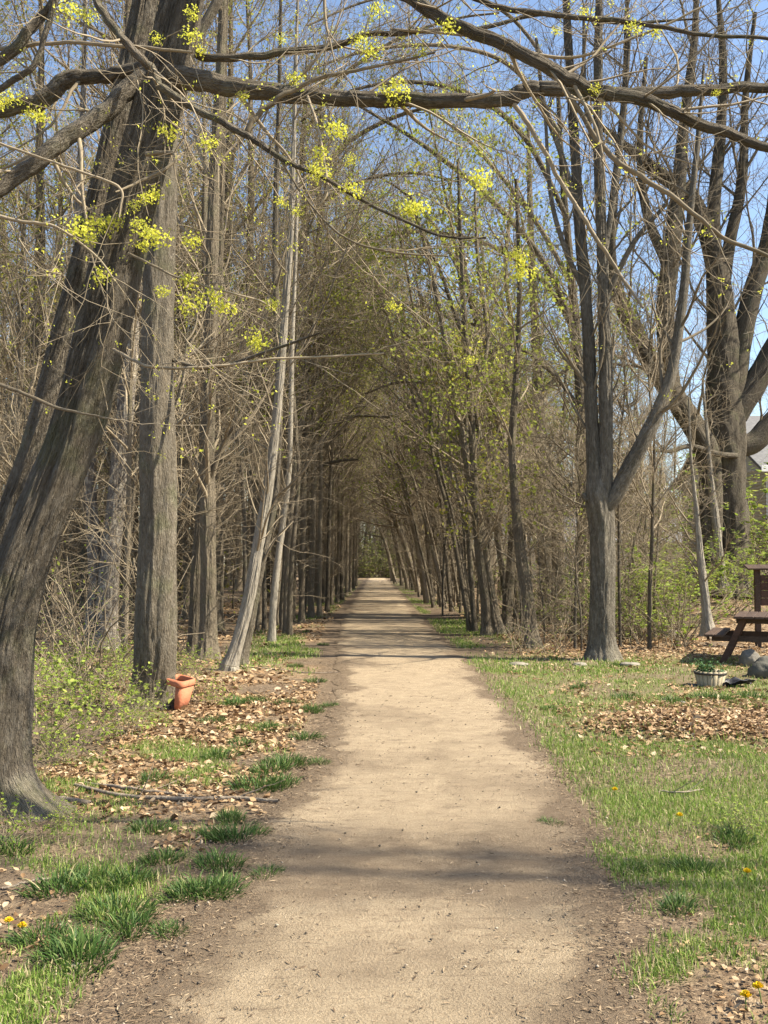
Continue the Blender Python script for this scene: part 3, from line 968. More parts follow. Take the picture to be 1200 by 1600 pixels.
def hero(name, label, trunks, limbs, mat, seed, spec, leaf=None, base_px=None, lmat=None, flr=.4, trunk_labels=None, limb_mat=None):
    """trunks and limbs: lists of (px, py, Y, width) chains; the first trunk stands on the ground"""
    rg = np.random.default_rng(seed)
    b = np.array([*P(*trunks[0][0][:3])])
    b[2] = float(height(b[0], b[1]))
    t = thing(name, label, 'tree', b)
    lines = []
    for k, pts in enumerate(trunks):
        p, r = px_line(pts, 9 * len(pts))
        if k == 0 or abs(p[0, 2] - b[2]) < .5:
            r = flare(p, r, flr, .45)
            p[0, 2] -= .1
        tb = Tubes()
        if r.max() > .12:
            q_ = spline(np.column_stack([p, r]), 260)
            tb.add(q_[:, :3], q_[:, 3], 96, .16, seed + k, .009, .38 if k == 0 else 0)
        else:
            tb.add(p, r, 12, .16, seed + k)
        part('trunk', tb.mesh('trunk', mat, b), t, (trunk_labels or {}).get(k))
        lines.append((p, r))
    for pts in limbs:
        p, r = px_line(pts, 7 * len(pts))
        tb = Tubes()
        tb.add(p, r, 10 if r.max() > .04 else 6, .12, seed + 5)
        part('limb', tb.mesh('limb', limb_mat or mat, b), t)
        lines.append((p, r))
    if spec:
        tb = Tubes()
        P_, R2 = resample(lines, 24)
        last = twiggery(rg, tb, (P_, R2), spec)
        cr = part('crown', tb.mesh('crown', M['twig'], b), t)
        if leaf:
            n, size, lm = leaf
            tips = last[0][:, -1]
            q = tips[rg.integers(0, len(tips), n)] + rg.normal(size=(n, 3)) * .06
            v, f = tri_leaves(rg, q, np.full(n, size), .6)
            part('leaves', mesh_np('leaves', v - b, [f], lm, smooth_=False), cr)
    return t


S_BIG = lambda n1, n2, n3, l=1.0: [(n1, .25, 1, deg(25), deg(55), 1.2 * l, 3.0 * l, 9, .12, .06, .42, .012, .3), (n2, .2, 1, deg(25), deg(55), .5 * l, 1.6 * l, 7, .13, .05, .5, .006), (n3, .2, 1, deg(25), deg(60), .25 * l, .8 * l, 5, .14, .04, .6, .0035), (n3 * 2, .3, 1, deg(25), deg(60), .12 * l, .4 * l, 3, .15, .03, .6, .0025)]

hero('straight_tree', 'thick straight grey trunk standing behind the leaning tree, lit down one side', [[(240, 1105, 11.0, 64), (243, 1000, 10.8, 61), (246, 850, 10.8, 58), (246, 700, 10.8, 55), (246, 500, 10.8, 51), (252, 300, 10.8, 47), (262, 100, 10.8, 42), (270, -80, 10.8, 36), (276, -300, 10.8, 26), (280, -560, 10.8, 12)]],
     [[(262, 560, 10.8, 7), (330, 575, 10.6, 6), (430, 545, 10.3, 5), (500, 520, 10.0, 3)], [(266, 130, 10.8, 20), (330, 20, 10.8, 16), (380, -80, 10.8, 12)], [(255, 60, 10.8, 18), (180, -60, 10.8, 14)]],
     M['bark_straight'], 21, [(26, .62, 1, deg(25), deg(55), 1.2, 3.0, 9, .12, .06, .42, .012, .3), (24, .1, .6, deg(60), deg(95), .4, 1.3, 7, .14, .02, .1, .005)] [:1] + S_BIG(34, 150, 500)[1:], flr=.14)
hero('mottled_tree', 'pale mottled trunk with peeling flecks between leaning tree and straight trunk, the thicker of two', [[(165, 1012, 18, 34), (170, 900, 18, 31), (182, 780, 18, 29), (192, 690, 18, 28), (200, 590, 18, 26), (206, 500, 18, 24), (214, 350, 18, 20), (225, 150, 18, 15), (240, -100, 18, 8)]], [], M['bark_spot'], 22, S_BIG(22, 80, 250))
hero('mottled_tree', 'pale mottled trunk with peeling flecks just behind the leaning tree, the crooked thinner one', [[(142, 1010, 18.2, 26), (150, 920, 18.2, 23), (148, 850, 18.2, 22), (142, 780, 18.2, 20), (140, 700, 18.2, 18), (128, 600, 18.2, 16), (120, 430, 18.2, 13), (128, 200, 18.2, 9), (135, -50, 18.2, 5)]], [], M['bark_spot'], 23, S_BIG(18, 60, 200))
hero('pale_sapling', 'slender pale curving sapling beside the path, bright down its whole length', [[(357, 1045, 14.4, 20), (372, 1000, 14.4, 19), (390, 930, 14.4, 18), (402, 860, 14.4, 17), (416, 780, 14.4, 16), (427, 700, 14.4, 15), (437, 600, 14.4, 13), (446, 480, 14.4, 12), (454, 370, 14.4, 10), (458, 250, 14.4, 8), (462, 100, 14.4, 6), (468, -80, 14.4, 3)]], [], M['bark_pale'], 24, [(26, .2, 1, deg(35), deg(70), .5, 1.6, 7, .1, .05, .4, .006, .4), (110, .2, 1, deg(25), deg(60), .2, .7, 5, .12, .05, .6, .003), (220, .3, 1, deg(25), deg(60), .1, .3, 3, .12, .05, .6, .002)])
hero('slim_tree', 'slim grey stem crossing behind the foot of the pale curving sapling', [[(374, 1036, 15.2, 19), (388, 980, 15.2, 18), (400, 920, 15.2, 16), (414, 850, 15.2, 15), (430, 760, 15.2, 14), (436, 600, 15.2, 12), (430, 400, 15.2, 10), (436, 150, 15.2, 7), (440, -60, 15.2, 4)]], [], M['bark_straight'], 25, S_BIG(16, 60, 160, .7))
hero('pale_sapling', 'thin pale sapling with a whitened foot, next beyond the curving one', [[(424, 1000, 19.8, 11), (428, 930, 19.8, 11), (436, 860, 19.8, 10), (447, 780, 19.8, 9), (453, 700, 19.8, 8), (456, 560, 19.8, 7), (462, 400, 19.8, 6), (466, 250, 19.8, 4)]], [], M['bark_pale'], 26, S_BIG(14, 50, 140, .6))
hero('dark_tree', 'dark straight trunk rising behind the foot of the pale curving sapling', [[(325, 1030, 16, 28), (326, 900, 16, 25), (324, 700, 16, 23), (330, 500, 16, 21), (334, 300, 16, 18), (345, 100, 16, 14), (352, -120, 16, 8)]], [[(326, 760, 16, 8), (350, 690, 15.8, 6), (390, 640, 15.6, 4)]], M['bark_wood'], 27, S_BIG(22, 90, 260))
hero('dark_tree', 'slanting grey trunk between the straight thick trunk and the dark straight one', [[(302, 1025, 16.6, 19), (308, 900, 16.6, 18), (316, 780, 16.6, 17), (328, 640, 16.6, 16), (340, 480, 16.6, 15), (345, 300, 16.6, 13), (350, 100, 16.6, 10), (356, -100, 16.6, 6)]], [], M['bark_wood'], 28, S_BIG(20, 80, 220))

# ---- right of the path
hero('forked_tree', 'grey forked tree on the lawn edge, one limb branching out low like a raised arm', [
    [(942, 1032, 16, 44), (941, 960, 16, 39), (942, 880, 16, 37), (940, 820, 16, 40), (935, 775, 16, 42), (929, 730, 16, 26), (924, 640, 16, 20), (920, 540, 16, 19), (913, 440, 16, 18), (903, 320, 16, 17), (896, 200, 16, 15), (888, 60, 16, 13), (880, -120, 16, 9), (874, -300, 16, 4)],
    [(938, 800, 15.97, 30), (944, 750, 15.95, 27), (947, 690, 15.93, 22), (946, 600, 15.9, 21), (944, 500, 15.9, 20), (941, 400, 15.9, 19), (937, 280, 15.9, 17), (934, 150, 15.9, 15), (936, 0, 15.9, 12), (940, -200, 15.9, 6)]],
    [[(948, 792, 15.95, 24), (962, 772, 15.9, 25), (985, 730, 15.8, 24), (1010, 680, 15.7, 22), (1034, 628, 15.7, 20), (1050, 580, 15.7, 18), (1060, 520, 15.7, 16), (1070, 440, 15.7, 14), (1078, 340, 15.7, 11), (1090, 220, 15.7, 8), (1100, 100, 15.7, 4)],
     [(918, 780, 16, 14), (910, 772, 16, 8)],
     [(905, 340, 16, 10), (880, 250, 16, 9), (850, 160, 16, 7), (838, 60, 16, 5)], [(914, 460, 16, 9), (880, 380, 16, 8), (860, 300, 16, 7), (852, 180, 16, 5)],
     [(941, 420, 15.9, 10), (960, 300, 15.9, 9), (975, 180, 15.9, 7), (985, 40, 15.9, 5)], [(936, 260, 15.9, 9), (915, 160, 15.9, 7), (912, 20, 15.9, 5)], [(944, 470, 15.9, 9), (990, 380, 15.7, 8), (1040, 320, 15.5, 6)]],
    M['bark_fork'], 31, S_BIG(64, 320, 1200, .9), flr=.35, limb_mat=M['bark_fork'])
YO = 28.0
hero('old_tree', 'huge old many-limbed tree beside the house, its trunk far thicker than all others', [
    [(1140, 925, YO, 62), (1140, 860, YO, 56), (1137, 780, YO, 56), (1135, 710, YO, 60), (1134, 640, YO, 58), (1130, 570, YO, 50), (1126, 490, YO, 44), (1118, 410, YO, 34), (1095, 340, YO, 26), (1075, 305, YO, 24), (1030, 270, YO, 20), (985, 235, YO, 14), (930, 190, YO, 8)],
    [(1107, 925, YO - .4, 40), (1108, 850, YO - .4, 36), (1110, 760, YO - .4, 34), (1105, 705, YO - .4, 36), (1080, 660, YO - .6, 36), (1050, 615, YO - .8, 34), (1020, 570, YO - 1, 30), (992, 520, YO - 1, 26), (970, 470, YO - 1, 22), (955, 400, YO - 1, 17), (960, 300, YO - 1, 14), (975, 160, YO - 1, 10), (980, 0, YO - 1, 6)]],
    [[(1050, 610, YO - .8, 28), (1042, 540, YO - .8, 30), (1040, 480, YO - .8, 30), (1050, 390, YO - .8, 28), (1060, 300, YO - .8, 24), (1068, 200, YO - .8, 18), (1085, 60, YO - .8, 12), (1090, -80, YO - .8, 6)],
     [(1145, 620, YO, 36), (1160, 530, YO, 32), (1178, 450, YO, 30), (1200, 380, YO, 27), (1215, 280, YO, 22), (1230, 150, YO, 14), (1240, 0, YO, 8)],
     [(1148, 650, YO, 40), (1185, 590, YO, 38), (1225, 520, YO, 34), (1290, 430, YO, 26), (1350, 300, YO, 16)],
     [(1150, 700, YO, 34), (1180, 690, YO, 34), (1215, 650, YO, 32), (1270, 600, YO, 26), (1350, 540, YO, 16)],
     [(1150, 712, YO - .5, 9), (1120, 709, YO - 1.2, 9), (1080, 697, YO - 1.8, 8), (1045, 705, YO - 2.2, 6), (1005, 702, YO - 2.5, 4), (985, 715, YO - 2.7, 3)],
     [(1118, 420, YO, 24), (1115, 330, YO, 22), (1125, 220, YO, 18), (1130, 100, YO, 13), (1120, -30, YO, 7)],
     [(1126, 480, YO, 22), (1140, 380, YO, 20), (1160, 280, YO, 16), (1165, 150, YO, 11), (1180, 20, YO, 6)],
     [(1046, 420, YO - .8, 18), (1010, 330, YO - .8, 15), (1000, 220, YO - .8, 11), (1010, 90, YO - .8, 6)]],
    M['bark_old'], 32, [(130, .3, 1, deg(25), deg(55), 1.5, 4.0, 9, .12, .06, .4, .02, .2), (640, .2, 1, deg(25), deg(55), .8, 2.2, 7, .13, .05, .5, .010), (2200, .2, 1, deg(25), deg(60), .4, 1.2, 5, .14, .04, .6, .006), (4400, .3, 1, deg(25), deg(60), .2, .6, 3, .15, .03, .6, .004)],
    flr=.15, trunk_labels={1: 'dark ivied second trunk that leans out into a long limb'})
hero('pale_sapling', 'short pale slanting trunk standing just behind the picnic table', [[(1106, 985, 17.5, 15), (1101, 930, 17.5, 13), (1094, 870, 17.5, 11), (1088, 800, 17.5, 7), (1080, 720, 17.5, 4.5), (1076, 620, 17.5, 2.5)]], [], M['bark_pale'], 33, S_BIG(10, 40, 120, .5))
hero('slim_tree', 'light slanting stem leaning against the foot of the huge old tree', [[(1128, 920, 26, 15), (1124, 870, 26, 13), (1118, 810, 26, 12), (1112, 760, 26, 9), (1106, 690, 26, 6), (1098, 600, 26, 3)]], [], M['bark_pale'], 34, S_BIG(8, 30, 90, .5))
# arching trees in the right-hand row, each drawn out
ARCH = S_BIG(24, 110, 380, .8)
hero('arching_tree', 'dark trunk bowing over the path, tallest of the clump at the grass edge', [[(789, 986, 22, 16), (797, 900, 22, 15), (802, 810, 22, 16), (790, 720, 22, 15), (779, 655, 22, 14), (758, 600, 22, 12), (737, 555, 22, 10), (715, 500, 22, 8), (690, 430, 22, 6), (660, 360, 22, 4)]], [[(752, 588, 22, 7), (762, 520, 22, 7), (748, 420, 22, 6), (742, 300, 22, 4)]], M['bark_wood'], 41, ARCH, (1820, .095, M['bud_green']))
hero('arching_tree', 'dark trunk sloping over the path from beside the tallest bowing one', [[(779, 990, 21.5, 17), (768, 930, 21.5, 16), (752, 840, 21.5, 15), (738, 760, 21.5, 14), (722, 680, 21.5, 12), (705, 600, 21.5, 10), (690, 500, 21.5, 8), (668, 400, 21.5, 6), (640, 300, 21.5, 4)]], [], M['bark_wood'], 42, ARCH, (1820, .095, M['bud_green']))
hero('arching_tree', 'straight dark stem lowest in the clump at the grass edge', [[(761, 992, 21.2, 15), (757, 930, 21.2, 14), (748, 860, 21.2, 13), (742, 780, 21.2, 12), (738, 680, 21.2, 11), (730, 560, 21.2, 9), (722, 420, 21.2, 7), (715, 250, 21.2, 4)]], [], M['bark_wood'], 43, ARCH, (1300, .095, M['bud']))
hero('arching_tree', 'thin lit stem standing before the dark clump at the grass edge', [[(742, 985, 22.5, 9), (738, 930, 22.5, 8), (734, 870, 22.5, 8), (730, 780, 22.5, 7), (728, 650, 22.5, 6), (722, 500, 22.5, 4)]], [], M['bark_straight'], 44, S_BIG(10, 40, 140, .5))
hero('arching_tree', 'long limbed tree with a crooked elbow sweeping out between clump and forked tree', [[(874, 968, 26, 20), (872, 880, 26, 18), (870, 780, 26, 18), (866, 735, 26, 18), (845, 700, 26, 17), (822, 670, 26, 16), (806, 630, 26, 15), (788, 595, 26, 13), (770, 555, 26, 12), (755, 525, 26, 10), (735, 470, 26, 8), (720, 380, 26, 6), (700, 280, 26, 4)]], [[(812, 650, 26, 8), (840, 620, 26, 8), (870, 590, 26, 7), (905, 560, 26, 5)], [(790, 600, 26, 8), (800, 520, 26, 8), (790, 420, 26, 7), (800, 300, 26, 5)]], M['bark_wood'], 45, ARCH, (2340, .098, M['bud_green']))
hero('arching_tree', 'thick dark trunk standing among saplings between the clump and forked tree', [[(856, 965, 27, 28), (852, 880, 27, 25), (850, 780, 27, 22), (845, 680, 27, 18), (838, 540, 27, 15), (830, 380, 27, 11), (825, 200, 27, 6)]], [], M['bark_wood'], 46, ARCH, (700, .098, M['bud_green']))
hero('arching_tree', 'dark leaning trunk rising from the tangle of stems at the litter edge', [[(832, 1012, 18.2, 22), (826, 950, 18.2, 20), (816, 880, 18.2, 17), (806, 800, 18.2, 14), (800, 700, 18.2, 12), (806, 600, 18.2, 10), (812, 450, 18.2, 8), (806, 280, 18.2, 5)]], [], M['bark_wood'], 47, ARCH, (1560, .085, M['bud_green']))

hero('arching_tree', 'grey trunk half behind the forked tree, its long limbs reaching far over the path', [[(902, 985, 25, 17), (906, 900, 25, 16), (912, 780, 25, 15), (908, 640, 25, 15), (900, 520, 25, 14), (890, 400, 25, 12), (878, 260, 25, 9), (870, 100, 25, 5)]],
     [[(905, 560, 25, 11), (880, 470, 24.8, 11), (840, 395, 24.5, 10), (790, 335, 24, 9), (740, 288, 24, 9), (680, 240, 24, 8), (620, 200, 24, 6), (560, 165, 24, 4)],
      [(900, 520, 25, 9), (850, 440, 25, 9), (790, 395, 25, 8), (720, 370, 25, 7), (650, 362, 25, 6), (580, 375, 25, 4), (520, 395, 25, 3)],
      [(896, 450, 25, 8), (840, 350, 25, 8), (770, 260, 25, 7), (700, 190, 25, 5), (640, 150, 25, 3)],
      [(886, 340, 25, 9), (820, 215, 24.6, 9), (740, 150, 24, 8), (640, 128, 23.5, 6), (540, 145, 23, 4.5), (470, 190, 23, 3)],
      [(876, 210, 25, 8), (800, 105, 24.6, 7), (700, 72, 24, 6), (580, 78, 23.5, 5), (480, 110, 23, 3)],
      [(872, 120, 25, 6), (790, 20, 24.6, 6), (690, -10, 24, 5), (580, 0, 23.5, 4), (480, 40, 23, 3)],
      [(908, 640, 25, 7), (860, 580, 25, 7), (800, 540, 24, 6), (740, 560, 24, 6), (690, 548, 24, 5), (640, 526, 24, 4), (626, 514, 24, 3)]], M['bark_wood'], 48, S_BIG(60, 420, 1900, .9), (1500, .09, M['bud']))
hero('arching_tree', 'slender trunk behind the bowing clump, its limbs curving low across the tunnel', [[(812, 968, 29, 13), (806, 880, 29, 12), (798, 780, 29, 12), (788, 680, 29, 11), (770, 590, 29, 10), (748, 500, 29, 9), (716, 420, 29, 7), (676, 350, 29, 6), (630, 300, 29, 4), (580, 270, 29, 2.5)]],
     [[(790, 690, 29, 7), (760, 650, 29, 7), (720, 620, 29, 6), (670, 600, 29, 5), (620, 598, 29, 4), (570, 615, 29, 3)],
      [(765, 570, 29, 7), (730, 520, 29, 6), (690, 490, 29, 6), (640, 475, 29, 5), (590, 480, 29, 4), (540, 500, 29, 3)],
      [(796, 760, 29, 6), (770, 720, 29, 6), (740, 700, 29, 5), (700, 690, 29, 4), (660, 700, 29, 3)]], M['bark_wood'], 49, S_BIG(22, 140, 520, .8), (1500, .09, M['bud_green']))
hero('arching_tree', 'slender trunk behind the pale saplings with limbs arching right over the path', [[(448, 962, 30, 13), (450, 880, 30, 12), (449, 760, 30, 12), (450, 640, 30, 11), (452, 520, 30, 10), (458, 400, 30, 8), (470, 250, 30, 6), (480, 80, 30, 3)]],
     [[(462, 350, 30, 8), (520, 245, 29.5, 8), (600, 190, 29, 7), (690, 165, 28.5, 5), (770, 170, 28, 3)],
      [(470, 220, 30, 7), (530, 125, 29.5, 7), (620, 62, 29, 6), (710, 30, 28.5, 4), (780, 20, 28, 3)],
      [(460, 380, 30, 7), (500, 320, 29.5, 7), (560, 285, 29, 6), (640, 270, 28.5, 5), (720, 285, 28, 3)],
      [(451, 480, 30, 8), (480, 455, 30, 8), (520, 432, 30, 7), (560, 415, 30, 6), (600, 403, 30, 5), (650, 402, 30, 3)],
      [(450, 560, 30, 7), (470, 534, 30, 7), (495, 522, 30, 6), (530, 525, 30, 6), (580, 545, 30, 5), (640, 568, 30, 4), (700, 580, 30, 2.5)],
      [(450, 700, 30, 7), (480, 675, 30, 6), (520, 660, 30, 5), (560, 650, 30, 5), (610, 652, 30, 3)],
      [(449, 780, 30, 6), (480, 740, 30, 6), (520, 722, 30, 5), (560, 718, 30, 3)]], M['bark_wood'], 50, S_BIG(60, 420, 1900, .9), (1100, .085, M['bud']))

# ------------------------------------------------------------------ woodland trees: a few kinds, then copies
def proto_tree(seed, H, r, lean_, wig, start, name, label, low=26, leaf=None, n=(20, 90, 400, 1300), spread=1.0, mat='bark_wood', group=None, bow=1.5):
    rg = np.random.default_rng(seed)
    k = 16
    z = np.linspace(0, 1, k)
    x = lean_ * (z ** bow) + wig * (fbm(z * 3, z * 0, seed) - .5) * 2 * z
    y = wig * (fbm(z * 3, z * 0 + 5, seed + 1) - .5) * 2 * z
    p = np.stack([x, y, z * H - .08], -1)
    rad = r * (1 - .88 * z ** 1.1)
    p, rad = spline(np.column_stack([p, rad]), 34)[:, :3], np.interp(np.linspace(0, 1, 34), z, rad)
    t = thing(name, label, 'tree', (0, 0, 0), 0, group)
    tb = Tubes()
    tb.add(p, flare(p, rad, .45, .35), 12, .12, seed)
    part('trunk', tb.mesh('trunk', M[mat]), t)
    tb = Tubes()
    P0, R0 = p[None], rad[None]
    s = spread
    a = twiggery(rg, tb, (P0, R0), [(n[0], start, .97, deg(25), deg(60 if bow > 1.4 else 72), .16 * H * s, .30 * H * s, 9, .11, .05, .5, .018, .55)])
    b0 = twiggery(rg, tb, a, [(n[1], .15, 1, deg(25), deg(55), .7 * s, 2.0 * s, 7, .13, .05, .5, .009)])
    if low:
        q = twiggery(rg, tb, (P0, R0), [(low, .06, start + .15, deg(60), deg(95), .5, 1.6, 7, .14, .03, .12, .006)])
        twiggery(rg, tb, q, [(low * 4, .2, 1, deg(25), deg(60), .2, .7, 4, .14, .03, .6, .004)])
    ab = np.concatenate([b0[0]]), np.concatenate([b0[1]])
    c = twiggery(rg, tb, ab, [(n[2], .1, 1, deg(25), deg(60), .35, 1.1, 5, .14, .03, .6, .0055)])
    d = twiggery(rg, tb, c, [(n[3], .2, 1, deg(25), deg(60), .15, .5, 3, .15, .02, .6, .004)])
    cr = part('crown', tb.mesh('crown', M['twig']), t)
    if leaf:
        ln, sz, lm = leaf
        tp = d[0][:, -1]
        # leaves come in bunches: some boughs are out, others still bare
        w_ = (fbm(tp[:, 0] * .7 + 20, tp[:, 2] * .7, seed + 9, 2) > .5) * 1.0 + .05
        q = tp[rg.choice(len(tp), ln, p=w_ / w_.sum())] + rg.normal(size=(ln, 3)) * .10
        v, f = tri_leaves(rg, q, np.full(ln, sz), .6)
        part('leaves', mesh_np('leaves', v, [f], lm, smooth_=False), cr)
    return t


GL = 'bare trees of the wood on the left of the path'
GRW = 'bare trees of the wood on the right of the path'
protos = {
    'tall': [proto_tree(501, 17, .17, .5, .5, .34, 'bare_tree', '', leaf=(1800, .07, M['bud'])), proto_tree(502, 16, .14, -.6, .7, .38, 'bare_tree', '', low=34),
             proto_tree(503, 18, .20, .3, .4, .30, 'bare_tree', '', leaf=(2200, .075, M['bud'])), proto_tree(504, 15, .11, .9, .8, .4, 'bare_tree', '', low=34),
             proto_tree(505, 16.5, .15, -.2, 1.0, .28, 'bare_tree', '', leaf=(2600, .078, M['bud']))],
    'arch': [proto_tree(511, 12.5, .13, 3.0, .6, .25, 'arching_tree', '', leaf=(2600, .085, M['bud_green']), spread=1.15), proto_tree(512, 13.5, .12, 2.2, .9, .3, 'arching_tree', '', leaf=(2000, .085, M['bud']), spread=1.1),
             proto_tree(513, 12, .11, 3.6, .7, .24, 'arching_tree', '', leaf=(3200, .090, M['bud_green']), spread=1.2), proto_tree(514, 14, .14, 1.8, .6, .28, 'arching_tree', '', spread=1.1, leaf=(1600, .085, M['bud']))],
    'rowl': [proto_tree(541, 16.5, .13, .8, .9, .24, 'row_tree', '', n=(30, 150, 620, 1700), spread=1.1, leaf=(2600, .078, M['bud'])), proto_tree(542, 17, .12, 1.3, 1.2, .27, 'row_tree', '', n=(30, 150, 620, 1700), spread=1.1, leaf=(2000, .078, M['bud'])),
             proto_tree(543, 15.5, .12, .2, 1.3, .22, 'row_tree', '', n=(30, 150, 620, 1700), spread=1.1, leaf=(3000, .085, M['bud_green'])), proto_tree(544, 17, .13, 1.2, .9, .26, 'row_tree', '', n=(30, 150, 620, 1700), spread=1.1)],
    'rowr': [proto_tree(551, 15, .13, 4.0, .9, .22, 'row_tree', '', n=(30, 150, 620, 1700), spread=1.1, leaf=(3600, .085, M['bud_green']), bow=1.1), proto_tree(552, 16, .12, 3.2, 1.2, .25, 'row_tree', '', n=(30, 150, 620, 1700), spread=1.1, leaf=(3000, .085, M['bud']), bow=1.15),
             proto_tree(553, 14.5, .12, 4.6, 1.0, .22, 'row_tree', '', n=(30, 150, 620, 1700), spread=1.1, leaf=(4000, .090, M['bud_green']), bow=1.2), proto_tree(554, 16, .13, 2.6, 1.0, .25, 'row_tree', '', n=(30, 150, 620, 1700), spread=1.1, bow=1.0)],
    'slimr': [proto_tree(561, 11, .065, 3.2, .8, .4, 'slim_tree', '', low=10, n=(12, 50, 200, 500), bow=1.3), proto_tree(562, 12, .055, 2.4, 1.0, .42, 'slim_tree', '', low=10, n=(12, 50, 200, 500), bow=1.1, leaf=(500, .075, M['bud']))],
    'sliml': [proto_tree(571, 12, .06, .6, .9, .42, 'slim_tree', '', low=10, n=(12, 50, 180, 450), mat='bark_straight'), proto_tree(572, 11, .07, 1.0, 1.0, .4, 'slim_tree', '', low=10, n=(12, 50, 180, 450), leaf=(400, .07, M['bud']))],
    'thin': [proto_tree(521, 8, .035, .5, .5, .2, 'sapling', '', low=14, n=(20, 70, 220, 420), spread=.8, mat='bark_straight'), proto_tree(522, 6.5, .03, -.5, .6, .15, 'sapling', '', low=12, n=(14, 46, 150, 300), spread=.8, leaf=(250, .05, M['bud_green']), mat='bark_straight'),
             proto_tree(523, 9.5, .045, .7, .4, .25, 'sapling', '', low=16, n=(16, 50, 180, 340), spread=.8, mat='bark_wood')],
}
used = set()
kinds_cat = {}


def place(kind, k, x, y, rz, scale, label, group):
    p0 = protos[kind][k]
    loc = (x, y, float(height(x, y)) - .02)
    if p0.name not in used:
        used.add(p0.name)
        p0.location, p0.rotation_euler, p0.scale = [float(v) for v in loc], (0, 0, rz), scale
        p0['label'], p0['group'] = label, group
        return p0
    return copy_tree(p0, loc, rz, scale, label, group)


ORD = ['first', 'second', 'third', 'fourth', 'fifth', 'sixth', 'seventh', 'eighth', 'ninth', 'tenth', 'eleventh', 'twelfth', 'thirteenth', 'fourteenth', 'fifteenth', 'sixteenth', 'seventeenth', 'eighteenth', 'nineteenth', 'twentieth']
occupied = []
# the two rows that line the path; bases read off the photograph
rowL = [(440, 968, 17), (456, 970, 13), (471, 972, 14), (486, 966, 14), (499, 963, 11), (511, 956, 10), (518, 946, 8), (527, 942, 9), (534, 938, 9), (541, 931, 8), (547, 925, 7), (552, 921, 7), (557, 916, 6)]
rr = random.Random(4)
for k, (px, py, wd) in enumerate(rowL):
    p = G(px, py)
    kk = (k * 3 + 1) % 4
    dia = wd * .68 * p[1] / F
    s = dia / (2 * [.13, .12, .12, .13][kk] * .95)
    sx = min(max(s, .55), 1.3)
    place('rowl', kk, p[0], p[1], rr.uniform(-.8, .8), (sx, sx, rr.uniform(.9, 1.15)), f'{ORD[k]} trunk of the row on the left path edge, counting from the pale saplings', 'row of trees on the left edge of the path')
    occupied.append((p[0], p[1]))
rowR = [(797, 983, 14), (723, 946, 12), (706, 955, 8), (677, 942, 9), (667, 943, 10), (690, 948, 8), (655, 925, 14), (648, 922, 16), (638, 921, 9), (628, 915, 7), (618, 912, 8), (613, 908, 6), (700, 940, 12), (664, 930, 12)]
rowR.sort(key=lambda q: -q[1])
for k, (px, py, wd) in enumerate(rowR):
    p = G(px, py)
    kk = (k * 3) % 4
    dia = wd * .68 * p[1] / F
    s = dia / (2 * [.13, .12, .12, .13][kk] * .95)
    sx = min(max(s, .55), 1.3)
    place('rowr', kk, p[0], p[1], math.pi + rr.uniform(-.5, .5), (sx, sx, rr.uniform(.9, 1.15)), f'{ORD[k]} trunk of the row on the right path edge, counting from the viewer', 'row of trees on the right edge of the path')
    occupied.append((p[0], p[1]))


def clear(x, y, d):
    return all((x - a) ** 2 + (y - b) ** 2 > d * d for a, b in occupied)


def wood(n, xf, yf, kind, sc, label, group, gap, seed, inside=None):
    rr = random.Random(seed)
    done = tries = 0
    while done < n and tries < n * 60:
        tries += 1
        y = yf(rr)
        x = xf(rr, y)
        if not clear(x, y, gap) or (inside and not inside(x, y)):
            continue
        occupied.append((x, y))
        s = rr.uniform(*sc)
        place(kind, rr.randrange(len(protos[kind])), x, y, (math.pi + rr.uniform(-.6, .6)) if kind == 'slimr' else rr.uniform(0, 6.28), (s, s, s * rr.uniform(.9, 1.12)), label(x, y) if callable(label) else label, group)
        done += 1


occupied += [(-2.5, 10.8), (-5.1, 18), (-2.3, 14.4), (-2.2, 15.2), (-2.2, 19.8), (-2.8, 16), (-3.2, 16.6), (3.8, 16), (10.2, 28), (9.6, 27.6), (-2.55, 6.3), (2.8, 22), (5, 26), (4.6, 27), (3, 18.2), (5.2, 25), (4.3, 29), (-2.8, 30)]


def labL(x, y):
    d = 'near' if y < 22 else 'midway into' if y < 45 else 'deep in'
    return f'bare grey-brown trunk {d} the dense wood left of the path'


# left wood: from just behind the straight trunk back to the far end
wood(58, lambda r, y: -r.uniform(3.0, 3.2 + .42 * y), lambda r: r.uniform(19, 44), 'tall', (.7, 1.15), labL, GL, 1.15, 1, lambda x, y: not (-2.3 < x - (-.23 * y) < -.2 and y < 0))
wood(75, lambda r, y: -r.uniform(3.0, 3.0 + .40 * y), lambda r: r.uniform(40, 105), 'tall', (.8, 1.25), labL, GL, 1.3, 2)
wood(26, lambda r, y: -r.uniform(2.0, 5.0), lambda r: r.uniform(22, 95), 'arch', (.8, 1.2), 'branching dark tree close behind the left row of trunks', 'trees behind the left row', .9, 3)
wood(28, lambda r, y: -r.uniform(2.9, 3.0 + .30 * y), lambda r: r.uniform(12, 40), 'thin', (.7, 1.1), 'thin twiggy sapling in the dense wood left of the path', 'saplings of the left wood', .7, 4)
